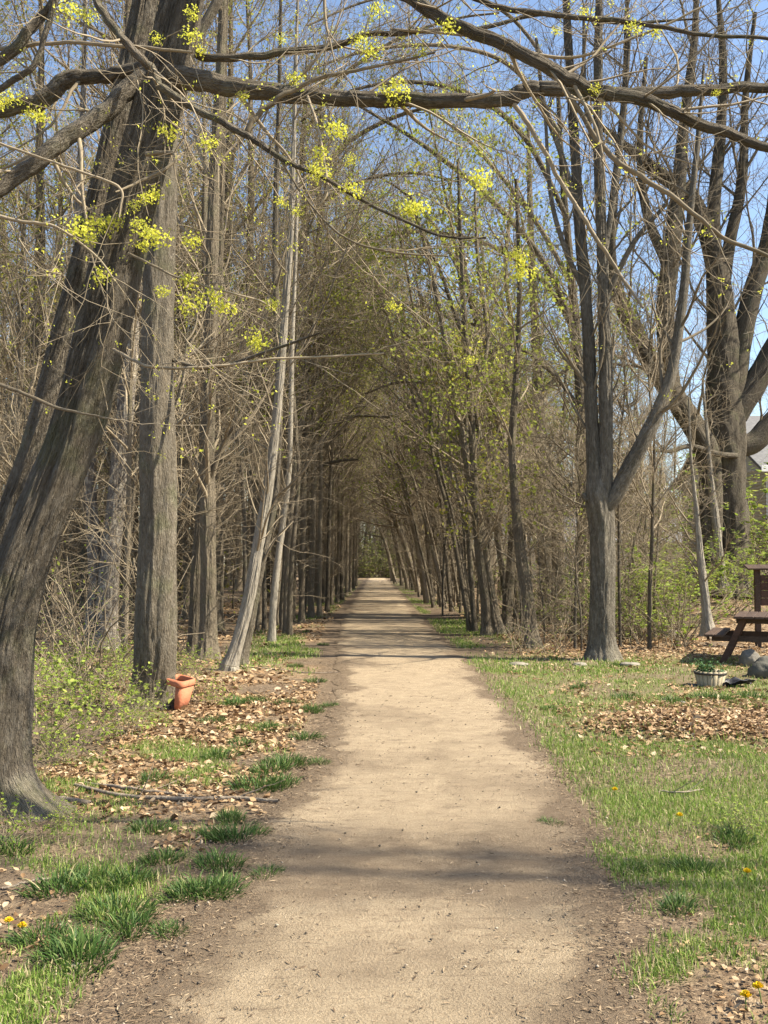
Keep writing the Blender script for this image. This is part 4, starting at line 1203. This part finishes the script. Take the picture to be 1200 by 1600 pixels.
# right: the belt behind the row; the yard stays open between the forked and the old tree
wood(30, lambda r, y: r.uniform(2.9, 4.2 + .08 * y), lambda r: r.uniform(26, 95), 'arch', (.8, 1.2), 'branching dark tree close behind the right row of trunks', 'trees behind the right row', .9, 5, lambda x, y: x / y < .20)
wood(34, lambda r, y: r.uniform(4.0, 5 + .30 * y), lambda r: r.uniform(48, 105), 'tall', (.55, .85), 'bare grey-brown trunk in the wood right of the path beyond the yard', GRW, 1.6, 6, lambda x, y: x / y < .24 or y > 85)
wood(30, lambda r, y: r.uniform(.115 * y + .4, .30 * y), lambda r: r.uniform(17.2, 27), 'thin', (.5, .95), 'thin bare sapling in the tangle beside the forked tree', 'saplings beside the forked tree', .5, 7)
wood(18, lambda r, y: r.uniform(2.6, 3.4 + .10 * y), lambda r: r.uniform(27, 90), 'tall', (.95, 1.2), 'tall bare trunk rising behind the right row of trunks', 'tall trees behind the right row', 1.1, 9, lambda x, y: x / y < .16)
wood(30, lambda r, y: r.uniform(2.0, 3.4), lambda r: 22 + 60 * r.random() ** 1.5, 'slimr', (.8, 1.1), 'slim dark leaning trunk packed into the right row beside the path', 'slim trunks of the right row', .45, 13)
wood(26, lambda r, y: -r.uniform(1.9, 3.0), lambda r: 21 + 60 * r.random() ** 1.5, 'sliml', (.8, 1.1), 'slim grey trunk packed into the left row beside the path', 'slim trunks of the left row', .45, 14)
wood(34, lambda r, y: r.uniform(1.9, 3.6), lambda r: r.uniform(24, 80), 'thin', (.9, 1.3), 'slim whip-like stem crowding between the trunks of the right row', 'slim stems among the right row', .5, 10)
wood(26, lambda r, y: -r.uniform(1.8, 3.2), lambda r: r.uniform(24, 80), 'thin', (.9, 1.3), 'slim whip-like stem crowding between the trunks of the left row', 'slim stems among the left row', .5, 11)
wood(14, lambda r, y: r.uniform(.20, .42) * y, lambda r: r.uniform(50, 80), 'tall', (.8, 1.1), 'tall bare tree standing beyond the yard near the houses', 'tall trees beyond the yard', 2.5, 12)
wood(40, lambda r, y: r.uniform(-6, 7), lambda r: r.uniform(104, 135), 'tall', (.8, 1.1), 'hazy trunk closing the far end of the path', 'trees at the far end of the path', 1.2, 8)

# two trees at the lawn's edge, just outside the view, whose trunks and boughs shade the near path
for (x, y, k, lab) in ((12.4, 3.15, 0, 'tall narrow bare tree on the lawn, closer to the viewer of the pair'), (13.6, 3.35, 1, 'tall narrow bare tree on the lawn, farther of the pair')):
    sh_ = proto_tree(531 + k, 19, .085, -.3, .5, .3, 'bare_tree', lab, low=0, n=(40, 110, 220, 260), spread=.15)
    sh_.location = (x, y, float(height(x, y)))

# far wood that reads as one mass
rg = np.random.default_rng(909)
tb = Tubes()
pos = []
for k in range(385):
    q = rg.random()
    if k < 55:
        y = 108 + 40 * rg.random(); x = rg.uniform(-5.5, 6.5)
    elif q < .38:
        y = 100 + 60 * rg.random(); x = rg.uniform(-55, 55)
        if y < 125 and abs(x) < 3: y += 25
    elif q < .80:
        y = 32 + 90 * rg.random(); x = -.42 * y - 2 - 18 * rg.random()
        if rg.random() < .55: x = -rg.uniform(.06 * y + 4, .42 * y + 3)
    else:
        y = 78 + 50 * rg.random(); x = rg.uniform(6, 62)
    pos.append((x, y))
pos = np.array(pos)
B = len(pos)
hh = rg.uniform(11, 16, B) * np.where(pos[:, 0] > 5, .62, 1)
zz = np.linspace(0, 1, 9)
Pp = np.stack([pos[:, :1] + np.cumsum(rg.normal(size=(B, 9)) * .22, 1), pos[:, 1:] + np.cumsum(rg.normal(size=(B, 9)) * .22, 1), height(pos[:, 0], pos[:, 1])[:, None] + hh[:, None] * zz[None]], -1)
Rr = rg.uniform(.10, .2, B)[:, None] * (1 - .85 * zz[None])
tb.add(Pp, Rr, 6)
a_ = twiggery(rg, tb, (Pp, Rr), [(B * 18, .1, 1, deg(30), deg(75), 1.2, 3.6, 6, .12, .05, .5, .016, .3)])
b_ = twiggery(rg, tb, a_, [(B * 70, .1, 1, deg(25), deg(65), .6, 1.8, 4, .14, .03, .6, .011)])
c_ = twiggery(rg, tb, b_, [(B * 130, .1, 1, deg(25), deg(65), .4, 1.1, 3, .14, .03, .6, .008)])
dw = struct(part('distant_woods', tb.mesh('distant_woods', M['bark_wood'])), 'stuff')
tag(dw, 'far brown bare woods closing the view behind the path and yard', 'woods')
n = 52000
q = c_[0][rg.integers(0, len(c_[0]), n), rg.integers(0, 3, n)] + rg.normal(size=(n, 3)) * .25
low = rg.random(n) < .35
q[low, 2] = height(q[low, 0], q[low, 1]) + 2.2 * rg.random(low.sum()) ** 1.5
v, f = tri_leaves(rg, q, np.full(n, .16), .6)
part('leaves', mesh_np('leaves', v, [f], M['bud'], smooth_=False), dw)

# ------------------------------------------------------------------ leafy shrubs and undergrowth
def shrub_mesh(seed, R, H, nst, nlv, leaf, flat=.5, lm='shrub_leaf'):
    rg = np.random.default_rng(seed)
    tb = Tubes()
    n = nst
    a = rg.random(n) * 2 * np.pi
    d = np.stack([np.cos(a) * .6, np.sin(a) * .6, np.ones(n)], -1) * (.6 + .5 * rg.random(n))[:, None]
    st = np.stack([rg.normal(size=n) * R * .25, rg.normal(size=n) * R * .25, np.full(n, -.03)], -1)
    pts = [st]
    for k in range(6):
        d = norm(d + rg.normal(size=(n, 3)) * .18 + [0, 0, -.06])
        pts.append(pts[-1] + d * (H / 5.2) * (.7 + .6 * rg.random(n))[:, None])
    Pp = np.stack(pts, 1)
    Rr = np.linspace(.008, .003, 7)[None] * np.ones((n, 1)) * (H ** .5)
    tb.add(Pp, Rr, 4)
    L2 = twiggery(rg, tb, (Pp, Rr), [(n * 6, .2, 1, deg(35), deg(80), .2 * R, .7 * R, 6, .13, 0, .5, .0025)])
    L3 = twiggery(rg, tb, L2, [(n * 14, .2, 1, deg(30), deg(70), .1 * R, .3 * R, 4, .13, 0, .6, .0018)])
    q = L3[0][rg.integers(0, len(L3[0]), nlv), rg.integers(1, 4, nlv)] + rg.normal(size=(nlv, 3)) * .015
    v, f = leaf_quads(rg, q, np.full(nlv, leaf), flat, .55, .12)
    return tb.mesh('stems', M['twig']), mesh_np('leaves', v, [f], M[lm], smooth_=False)


shr = [shrub_mesh(601, .6, .5, 14, 460, .045), shrub_mesh(602, .55, .38, 12, 400, .04), shrub_mesh(603, 1.0, 1.5, 16, 1100, .085, .3, 'shrub_leaf'), shrub_mesh(604, 1.0, 1.9, 18, 1300, .08, .3, 'shrub_leaf'), shrub_mesh(605, .6, 1.3, 14, 130, .03), shrub_mesh(606, 1.0, 1.5, 22, 700, .10, .3, 'bush_leaf')]


def shrub(kind, x, y, s, label, group=None, rz=0.0, cat='shrub', name='leafy_shrub'):
    t = thing(name, label, cat, (x, y, float(height(x, y))), rz, group, (s, s, s))
    part('stems', shr[kind][0], t)
    part('leaves', shr[kind][1], t)
    return t


UG = 'bramble bushes at the foot of the left trunks'
for k, (px, py, s, kd) in enumerate([(70, 1180, .9, 0), (120, 1165, 1.0, 0), (170, 1150, .85, 1), (60, 1130, 1.0, 0), (110, 1110, .9, 0), (150, 1100, .9, 1), (190, 1120, .8, 0), (222, 1125, .5, 1), (215, 1080, .8, 0), (80, 1085, .8, 0), (290, 1062, .6, 0), (320, 1052, .7, 1), (330, 1100, .6, 1), (130, 1062, .8, 0), (180, 1062, .75, 0), (95, 1200, .6, 1), (235, 1050, .7, 0)]):
    p = G(px, py)
    shrub(kd, p[0], p[1], s, {7: 'small bright bramble against the foot of the straight thick trunk', 11: 'low green bramble beside the slanting grey trunk', 12: 'small leafy bramble between terracotta flue and dark grass tuft', 15: 'lowest bramble, close beside the foot of the leaning tree'}.get(k, 'yellow-green leafy bramble bush between leaning tree and straight trunk'), UG, k * 1.1, name='bramble_bush', cat='bush')
p = G(18, 1330)
for (px, py, s, lab) in ((10, 1325, .55, 'low leafy weed below the foot of the leaning tree'), (95, 1290, .35, 'tiny leafy weed at the end of the short log'), (1150, 1300, .4, 'leafy weed standing in the middle of the lawn')):
    p = G(px, py)
    shrub(1, p[0], p[1], s, lab, None, px, 'weed', 'leafy_weed')
for k, (px, py, Y, s, kd) in enumerate([(985, 0, 19, .9, 2), (1040, 0, 20, 1.0, 3), (1000, 0, 22, 1.1, 2), (960, 0, 21, .8, 2), (1060, 0, 23, 1.0, 3), (905, 0, 22, .8, 2), (1150, 0, 24, .8, 3), (1192, 0, 26, .8, 3), (870, 0, 30, 1.0, 2), (1020, 0, 26, 1.3, 3), (800, 0, 33, 1.0, 2), (940, 0, 33, 1.5, 3), (1178, 0, 31, 2.2, 3), (1200, 0, 29, 1.9, 2), (1190, 0, 34, 2.6, 3), (1062, 0, 27, .8, 2), (1050, 0, 30, 1.7, 3), (1020, 0, 21, .9, 3)]):
    q = P(px, 900, Y)
    shrub(kd, q[0], Y, s, {6: 'low yellow-green shrub behind the picnic table', 7: 'leafy shrub beside the foot of the huge old tree', 12: 'tall leafy shrub screening the corner of the white house', 13: 'leafy shrub over the board with the slanting cap', 14: 'tallest leafy shrub against the wall of the white house'}.get(k, 'bright green layered shrub behind the forked tree'), 'green shrubs behind the forked tree', k * 2.1)
rr = random.Random(8)
for k in range(16):
    y = rr.uniform(11.5, 26)
    x = -rr.uniform(3.0, 3.2 + .2 * y)
    shrub(4, x, y, rr.uniform(.7, 1.4), 'bare twiggy brush in the shade of the left wood', 'twiggy brush under the left wood', rr.uniform(0, 6), 'brush', 'twiggy_brush')
for k in range(24):
    y = rr.uniform(17, 30)
    x = rr.uniform(.12 * y, .32 * y)
    shrub(4, x, y, rr.uniform(.6, 1.3), 'bare twiggy brush around the forked tree and clump', 'twiggy brush on the right', rr.uniform(0, 6), 'brush', 'twiggy_brush')
for k, (x, y, s) in enumerate([(-.3, 104, 2.0), (1.2, 106, 2.4), (.3, 109, 3.0), (-1.8, 105, 2.2), (2.8, 104, 2.2), (-3.5, 107, 3.0), (4.4, 107, 3.0), (-1, 112, 4.0), (2.0, 113, 4.0), (-6, 110, 3.6), (7, 110, 3.6)]):
    shrub(5, x, y, s, 'dark green bush closing the far end of the path', 'bushes at the far end of the path', k, 'bush', 'leafy_bush')

# ------------------------------------------------------------------ yard things
M['wood_dark'] = rough_mat('weathered_brown_wood', (.035, .022, .016), (.10, .065, .046), 5, .8, .5, (1, .12, 1))
M['wood_red'] = rough_mat('reddish_board', (.05, .028, .019), (.12, .066, .046), 6, .8, .4, (.2, 1, 1))
M['stave'] = rough_mat('pale_barrel_staves', (.23, .19, .12), (.44, .375, .26), 9, .8, .4, (3, 3, .25))
M['hoop'] = rough_mat('dark_hoop', (.025, .022, .02), (.06, .05, .045), 12, .6, .3)
M['clay'] = rough_mat('terracotta_clay', (.36, .125, .065), (.50, .20, .11), 7, .85, .3)
M['soot'] = rough_mat('dark_clay_inside', (.05, .03, .022), (.09, .05, .036), 7, .95, .3)
M['stone'] = rough_mat('grey_stone', (.085, .078, .064), (.22, .20, .165), 4, .9, .6)
M['stone_dark'] = rough_mat('mossy_dark_stone', (.055, .055, .045), (.14, .13, .105), 4, .9, .6)
M['stone_pale'] = rough_mat('pale_stone', (.16, .14, .11), (.29, .26, .21), 5, .9, .5)
M['plastic'] = rough_mat('black_plastic', (.012, .012, .016), (.03, .03, .036), 8, .45, .2)
M['log'] = rough_mat('dead_wood', (.13, .10, .075), (.30, .25, .19), 7, .9, .6, (1, 1, 1))
M['soil'] = rough_mat('potting_soil', (.03, .022, .016), (.07, .05, .035), 20)

# picnic table, seen end-on, its far end turned a little to the right
q = P(1190, 1000, 15.7)
tz = float(height(q[0], 15.7))
table = thing('picnic_table', 'weathered dark brown wooden picnic table with attached benches behind the boulders', 'picnic table', (q[0], 15.7, tz), R_(-24))
b = Boxes()
for k in range(5):
    b.box((-.30 + k * .152, 0, .725), (.145, 1.75, .04))
part('tabletop', b.mesh('tabletop', M['wood_dark']), table)
for s in (-1, 1):
    b = Boxes()
    for k in range(2):
        b.box((s * (.60 + k * .145), 0, .435), (.138, 1.75, .04))
    part('bench', b.mesh('bench', M['wood_dark']), table)
for yy in (-.62, .62):
    for s in (-1, 1):
        b = Boxes()
        b.box((s * .40, yy, .35), (.09, .045, .80), (0, s * R_(-25), 0))
        part('leg', b.mesh('leg', M['wood_red']), table)
    b = Boxes()
    b.box((0, yy + .048, .375), (1.45, .04, .09))
    b.box((0, yy + .048, .665), (.70, .04, .09))
    part('crossbar', b.mesh('crossbar', M['wood_dark']), table)
# board on a post behind the table
q = P(1184, 960, 18.2)
tz = float(height(q[0], 18.2))
bd = thing('notice_board', 'reddish wooden board on a dark post under a small slanting cap, behind the picnic table', 'board', (q[0], 18.2, tz), R_(-8))
b = Boxes()
b.box((0, 0, .72), (.10, .10, 1.5))
part('post', b.mesh('post', M['wood_dark']), bd)
b = Boxes()
b.box((1.25, 0, .72), (.10, .10, 1.5))
part('post', b.mesh('post', M['wood_dark']), bd)
b = Boxes()
for k in range(4):
    b.box((.625, -.01, .86 + k * .145), (1.14, .035, .14))
part('panel', b.mesh('panel', M['wood_red']), bd)
b = Boxes()
b.box((.62, 0, 1.515), (1.65, .34, .035), (R_(12), 0, 0))
part('cap', b.mesh('cap', M['wood_dark']), bd)


def rock(px, py, sx, sy, sz, mat, label, name='boulder', seed=1, cat='rock', group=None, sink=.25, at=None):
    p = G(px, py) if at is None else np.array(at)
    import bmesh
    bm = bmesh.new()
    bmesh.ops.create_icosphere(bm, subdivisions=4, radius=1)
    V = np.array([v.co[:] for v in bm.verts])
    k = (fbm(V[:, 0] * 1.4 + seed, V[:, 1] * 1.4 + V[:, 2] * 1.1, seed) - .5) * .55 + (fbm(V[:, 0] * 4 + V[:, 2] * 3, V[:, 1] * 4 - V[:, 2] * 2, seed + 4) - .5) * .16
    V = V * (1 + k)[:, None]
    V[:, 2] = np.where(V[:, 2] < -.3, -.3 + (V[:, 2] + .3) * .3, V[:, 2])
    for v, c in zip(bm.verts, V):
        v.co = (c[0] * sx, c[1] * sy, (c[2] + sink) * sz)
    me = bpy.data.meshes.new(name)
    bm.to_mesh(me)
    bm.free()
    me.materials.append(mat)
    for f in me.polygons:
        f.use_smooth = True
    o = part(name, me)
    o.location = [float(v) for v in p]
    return tag(o, label, cat, group)


rock(1172, 1040, .17, .16, .20, M['stone'], 'rounded light grey boulder in front of the picnic table leg', seed=3)
rock(1196, 1056, .24, .20, .20, M['stone_dark'], 'dark mossy boulder beside the half barrel planter, lower of two boulders', seed=5)
rock(1052, 995, .15, .10, .12, M['stone'], 'small grey stone block in the leaves behind the lawn', 'stone', 8)
rock(810, 1040, .17, .10, .05, M['stone_pale'], 'flat pale stone on the grass between path and forked tree', 'stone', 9)
rock(985, 1040, .16, .10, .045, M['stone_pale'], 'flat pale stone at the foot of the forked tree, farther from the path', 'stone', 10)
rock(906, 1040, .12, .08, .04, M['stone_pale'], 'flat pale stone at the foot of the forked tree, on the path side', 'stone', 12)
rock(1066, 1100, .05, .04, .03, M['stone_pale'], 'little white stone lying in the grass near the leaf pile', 'stone', 14)
rock(119, 1510, .022, .018, .012, M['stone_pale'], 'tiny white stone among the grass clumps low on the verge', 'stone', 15)

# half-barrel planter on a sheet of black plastic
p = G(1110, 1073)
R0, R1, Hh = .155, .205, .205
pl = thing('barrel_planter', 'pale wooden half barrel planter with a dark hoop and green plant', 'planter', p)
ns = 18
V, Fq = [], []
for k in range(ns):
    a0, a1 = (k + .04) / ns * 2 * math.pi, (k + .96) / ns * 2 * math.pi
    for a in (a0, a1):
        for (r_, z_) in ((R0, -.01), (R1, Hh), (R1 - .022, Hh), (R0 - .022, .02)):
            V.append((r_ * math.cos(a), r_ * math.sin(a), z_))
    i = k * 8
    Fq += [(i, i + 4, i + 5, i + 1), (i + 1, i + 5, i + 6, i + 2), (i + 2, i + 6, i + 7, i + 3), (i, i + 1, i + 2, i + 3), (i + 4, i + 7, i + 6, i + 5)]
part('staves', mesh_np('staves', V, [np.array(Fq)], M['stave'], smooth_=False), pl)


def ring(r_, z0, z1, rr2, th, n=40):
    V, Fq = [], []
    for k in range(n):
        a = k / n * 2 * math.pi
        for (q_, z_) in ((r_, z0), (r_ + th, z0), (rr2 + th, z1), (rr2, z1)):
            V.append((q_ * math.cos(a), q_ * math.sin(a), z_))
    for k in range(n):
        i, j = k * 4, ((k + 1) % n) * 4
        Fq += [(i + s, j + s, j + (s + 1) % 4, i + (s + 1) % 4) for s in range(4)]
    return V, Fq


V, Fq = ring(.196, .165, .190, .2015, .006)
part('hoop', mesh_np('hoop', V, [np.array(Fq)], M['hoop']), pl)
n = 28
V = [(0, 0, .175)] + [(.178 * math.cos(k / n * 2 * math.pi), .178 * math.sin(k / n * 2 * math.pi), .16) for k in range(n)]
part('soil', mesh_np('soil', V, [np.array([(0, 1 + k, 1 + (k + 1) % n) for k in range(n)])], M['soil']), pl)
M['plant'] = island('planter_leaves', [(0, (.03, .08, .03)), (.6, (.06, .13, .045)), (1, (.11, .19, .07))], .6, .25)
rg = np.random.default_rng(77)
tb = Tubes()
n = 16
d = norm(rg.normal(size=(n, 3)) * [.5, .5, 0] + [0, 0, 1])
st = np.stack([rg.normal(size=n) * .05 - .05, rg.normal(size=n) * .05, np.full(n, .16)], -1)
Pp = st[:, None] + d[:, None] * (np.linspace(0, .17, 5)[None, :, None]) * (.5 + .7 * rg.random(n))[:, None, None]
tb.add(Pp, np.full((n, 5), .003), 4)
plant = part('plant', tb.mesh('plant', M['stem']), pl)
q = Pp[rg.integers(0, n, 260), rg.integers(1, 5, 260)] + rg.normal(size=(260, 3)) * .022
v, f = leaf_quads(rg, q, np.full(260, .042), .6, .55, .15)
part('leaves', mesh_np('leaves', v, [f], M['plant'], smooth_=False), plant)
# crumpled sheet
k = 34
u_, v_ = np.meshgrid(np.linspace(-1, 1, k), np.linspace(-1, 1, k))
sx = u_ * .42 * (1 + .3 * (fbm(v_ * 2, u_ * 2, 5) - .5)) + .06
sy = v_ * .17 * (1 + .5 * (fbm(u_ * 3 + 4, v_ * 3, 6) - .5))
rim = smooth(.45, 1, np.maximum(np.abs(u_), np.abs(v_))) * smooth(.0, .7, u_ + .3)
sz = .012 + .10 * rim * fbm(u_ * 5, v_ * 5, 7) + .02 * fbm(u_ * 9, v_ * 9, 8)
sz = np.where(sx ** 2 + sy ** 2 < .19 ** 2, np.minimum(sz, .008), sz)
wz = height(p[0] + sx, p[1] - .02 + sy) - p[2]
top = np.stack([sx, sy, sz + wz], -1).reshape(-1, 3)
ii = np.arange(k * k).reshape(k, k)
sf = np.stack([ii[:-1, :-1], ii[:-1, 1:], ii[1:, 1:], ii[1:, :-1]], -1).reshape(-1, 4)
V = np.concatenate([top, top - [0, 0, .004]])
bf = sf[:, ::-1] + k * k
rim_ = np.concatenate([ii[0, :], ii[1:, -1], ii[-1, -2::-1], ii[-2:0:-1, 0]])
nxt = np.roll(rim_, -1)
o = part('plastic_sheet', mesh_np('plastic_sheet', V, [np.concatenate([sf, bf, np.stack([rim_, rim_ + k * k, nxt + k * k, nxt], -1)])], M['plastic']))
o.location = [float(p[0]), float(p[1] - .02), float(p[2])]
tag(o, 'crumpled black plastic sheet lying under the half barrel planter', 'plastic sheet')

# terracotta flue: a hollow tapering clay shaft with a collar and an opening in one side
p = G(276, 1108)
fl_ = thing('terracotta_flue', 'orange terracotta clay flue standing open-sided at the foot of the straight trunk', 'clay flue', p, R_(-24))
fl_.scale = (1.18, 1.18, 1.03)
fl_.rotation_euler = (R_(3), R_(9), R_(-26))


def shell(prof_out, prof_in, n, gap, rs=.42):
    """rounded-square hollow shaft; gap: angular range left open"""
    g0, g1 = gap
    a = np.linspace(g1, g0 + 2 * math.pi, n)
    c, s = np.cos(a), np.sin(a)
    e = 1 / np.maximum((np.abs(c) ** 7 + np.abs(s) ** 7) ** (1 / 7), 1e-6)
    V = []
    for prof in (prof_out, prof_in):
        for (r_, z_) in prof:
            V.append(np.stack([r_ * e * c, r_ * e * s, np.full(n, z_)], -1))
    m = len(prof_out)
    V = np.concatenate(V)
    Fq = []
    for k in range(m - 1):
        for i in range(n - 1):
            Fq.append((k * n + i, k * n + i + 1, (k + 1) * n + i + 1, (k + 1) * n + i))
            o_ = m * n
            Fq.append((o_ + k * n + i + 1, o_ + k * n + i, o_ + (k + 1) * n + i, o_ + (k + 1) * n + i + 1))
    for i in range(n - 1):
        t0 = (m - 1) * n
        Fq.append((t0 + i, t0 + i + 1, m * n + t0 + i + 1, m * n + t0 + i))
        Fq.append((i + 1, i, m * n + i, m * n + i + 1))
    for k in range(m - 1):
        for i in (0, n - 1):
            q_ = (k * n + i, (k + 1) * n + i, m * n + (k + 1) * n + i, m * n + k * n + i)
            Fq.append(q_ if i else q_[::-1])
    return V, np.array(Fq)


V, Fq = shell([(.062, -.02), (.088, .10), (.108, .275)], [(.050, -.02), (.076, .10), (.095, .275)], 40, (math.radians(222), math.radians(290)))
part('body', mesh_np('body', V, [Fq], M['clay'], smooth_=False), fl_)
V, Fq = shell([(.112, .276), (.115, .29), (.114, .345)], [(.095, .276), (.096, .30), (.096, .345)], 44, (0.0, 0.0001))
part('collar', mesh_np('collar', V, [Fq], M['clay'], smooth_=False), fl_)
V = [(.07 * math.cos(k / 20 * 2 * math.pi), .07 * math.sin(k / 20 * 2 * math.pi), .01 + .02 * (k % 3)) for k in range(20)] + [(0, 0, .05)]
part('soil', mesh_np('soil', V, [np.array([(k, (k + 1) % 20, 20) for k in range(20)])], M['soot']), fl_)


# fallen sticks and logs
def stick(name, label, pts, mat='log', forks=(), cat='stick', seed=1):
    """pts: (px, py, radius, lift)"""
    q = []
    for a, b_, r_, l_ in pts:
        g = G(a, b_)
        q.append([g[0], g[1], float(hgt(g[0], g[1])) + r_ * .8 + l_, r_])
    q = np.array(q)
    s = spline(q, 8 * len(q))
    base_ = s[0, :3].copy()
    t = thing(name, label, cat, base_)
    tb = Tubes()
    wig = (np.stack([fbm(np.arange(len(s)) * .45, np.arange(len(s)) * 0 + j, seed) for j in range(3)], -1) - .5) * .03
    wig[:, 2] *= .4
    tb.add(s[:, :3] + wig, np.maximum(s[:, 3], .003), 8, .2, seed)
    # closing the cut ends
    part('stem', tb.mesh('stem', M[mat], base_), t)
    if forks:
        tb = Tubes()
        rg = np.random.default_rng(seed)
        pp, rr2 = grow(rg, s[None, :, :3], s[None, :, 3], forks, .2, .95, deg(25), deg(60), .12, .4, 6, .1, .0, .5, .003)
        pp[:, :, 2] = np.maximum(pp[:, :, 2], hgt(pp[:, :, 0], pp[:, :, 1]) + .004)
        tb.add(pp, rr2, 4)
        part('twigs', tb.mesh('twigs', M[mat], base_), t)
    return t


stick('fallen_stick', 'long thin fallen stick lying from the leaning tree towards the path', [(118, 1232, .012, .02), (190, 1248, .014, .01), (290, 1252, .015, .005), (370, 1250, .015, .0), (436, 1256, .012, .0)], forks=5, seed=3)
stick('fallen_stick', 'dark fallen stick forking above the long one in the litter', [(135, 1226, .012, .0), (200, 1238, .012, .02), (260, 1243, .010, .01), (310, 1246, .007, .0)], forks=3, seed=5)
stick('fallen_log', 'short pale log beside the foot of the leaning tree', [(50, 1256, .022, 0), (100, 1254, .024, 0), (142, 1260, .020, 0)], seed=7, cat='log')
stick('fallen_stick', 'pale stick lying in the grass clumps low on the verge', [(0, 1398, .006, .02), (40, 1390, .006, .03), (80, 1382, .005, .03)], seed=9)
stick('fallen_stick', 'thin stick curving in front of the pale curving sapling', [(360, 1042, .012, 0), (420, 1046, .012, .0), (480, 1052, .010, 0), (530, 1052, .007, 0)], seed=11)
stick('fallen_twig', 'short pale twig on the sandy path near the bottom', [(440, 1523, .004, 0), (466, 1519, .004, .0)], seed=13, cat='twig')
stick('fallen_twig', 'short pale twig on the dark band of the path', [(730, 1401, .004, 0), (752, 1396, .004, .0)], seed=14, cat='twig')
stick('fallen_twig', 'dark twig lying in the middle of the lawn', [(1030, 1240, .007, .01), (1065, 1244, .007, .02), (1100, 1238, .005, .02)], seed=15, cat='twig', forks=3)
stick('fallen_log', 'grey log lying behind the picnic table', [(1106, 957, .06, 0), (1140, 956, .065, 0), (1186, 958, .06, 0)], seed=16, cat='log')

# ------------------------------------------------------------------ houses beyond the yard
M['siding'] = rough_mat('white_siding', (.42, .43, .41), (.52, .53, .51), 3, .7, .1)
M['roof'] = rough_mat('grey_shingles', (.10, .10, .105), (.20, .195, .19), 8, .9, .5)
M['trim'] = rough_mat('white_trim', (.70, .70, .70), (.80, .80, .79), 4, .6, .1)
mg, tg, bg_ = new_mat('window_glass', .08)
bg_.inputs["Base Color"].default_value = (.03, .04, .05, 1)
bg_.inputs["Specular IOR Level"].default_value = .6


def house(label, x, y, wx, wy, hw, hr, rz, wins):
    t = thing('house', label, 'house', (x, y, float(height(x, y)) - .1), rz)
    # lapped boards, one sloping strip per course
    cs = .14
    k = int(hw / cs)
    V, Fq = [], []
    cor = [(-wx / 2, -wy / 2), (wx / 2, -wy / 2), (wx / 2, wy / 2), (-wx / 2, wy / 2)]
    for j in range(k):
        z0, z1 = j * cs, (j + 1) * cs
        for s in range(4):
            (ax, ay), (bx, by) = cor[s], cor[(s + 1) % 4]
            nx_, ny_ = (by - ay), -(bx - ax)
            l_ = math.hypot(nx_, ny_)
            ox, oy = nx_ / l_ * .022, ny_ / l_ * .022
            i = len(V)
            V += [(ax + ox, ay + oy, z0), (bx + ox, by + oy, z0), (bx, by, z1), (ax, ay, z1), (ax, ay, z0), (bx, by, z0)]
            Fq += [(i, i + 1, i + 2, i + 3), (i + 4, i + 5, i + 1, i)]
    for s in (-1, 1):
        i = len(V)
        V += [(s * wx / 2, -wy / 2, k * cs), (s * wx / 2, wy / 2, k * cs), (s * wx / 2, 0, k * cs + hr * .97), (s * wx / 2, 0, k * cs)]
        Fq += [(i, i + 3, i + 1, i + 2)]
    part('wall', mesh_np('wall', V, [np.array(Fq)], M['siding'], smooth_=False), t)
    b = Boxes()
    sl_ = math.hypot(wy / 2 + .4, hr * (1 + .8 / wy))
    an = math.atan2(hr, wy / 2)
    for s in (-1, 1):
        b.box((0, s * (wy / 4 + .2), k * cs + hr / 2 - .2 * hr / (wy / 2) + .10), (wx + .7, sl_, .12), (-s * an, 0, 0), .01)
    part('roof', b.mesh('roof', M['roof']), t)
    b = Boxes()
    b.box((0, -wy / 2 - .40, k * cs - .10), (wx + .7, .05, .24))
    part('gutter', b.mesh('gutter', M['trim']), t)
    for (wx_, wz_, ww, wh) in wins:
        b = Boxes()
        for (dx, dz, sx_, sz_) in ((0, wh / 2 + .05, ww + .2, .1), (0, -wh / 2 - .05, ww + .2, .1), (-ww / 2 - .05, 0, .1, wh), (ww / 2 + .05, 0, .1, wh), (0, 0, ww, .05)):
            b.box((wx_ + dx, -wy / 2 - .035, wz_ + dz), (sx_, .06, sz_))
        f_ = part('window', b.mesh('window', M['trim']), t)
        b = Boxes()
        b.box((wx_, -wy / 2 - .026, wz_), (ww, .012, wh), bev=0)
        part('pane', b.mesh('pane', mg), f_)


q = P(1160, 900, 38)
house('white clapboard house with grey roof behind the huge old tree', q[0] + 5.9, 42.5, 10.5, 9, 4.9, 2.6, R_(3), [(-2.6, 1.6, .9, 1.4), (.6, 1.6, .9, 1.4), (3.2, 1.6, .9, 1.4), (-2.6, 3.9, .9, 1.2), (.6, 3.9, .9, 1.2)])
q = P(935, 900, 62)
house('low pale house half hidden by saplings and shrubs behind the forked tree', q[0], 66, 11, 8, 2.8, 2.2, R_(-4), [(-3, 1.5, 1, 1.2), (0, 1.5, 1, 1.2), (3, 1.5, 1, 1.2)])
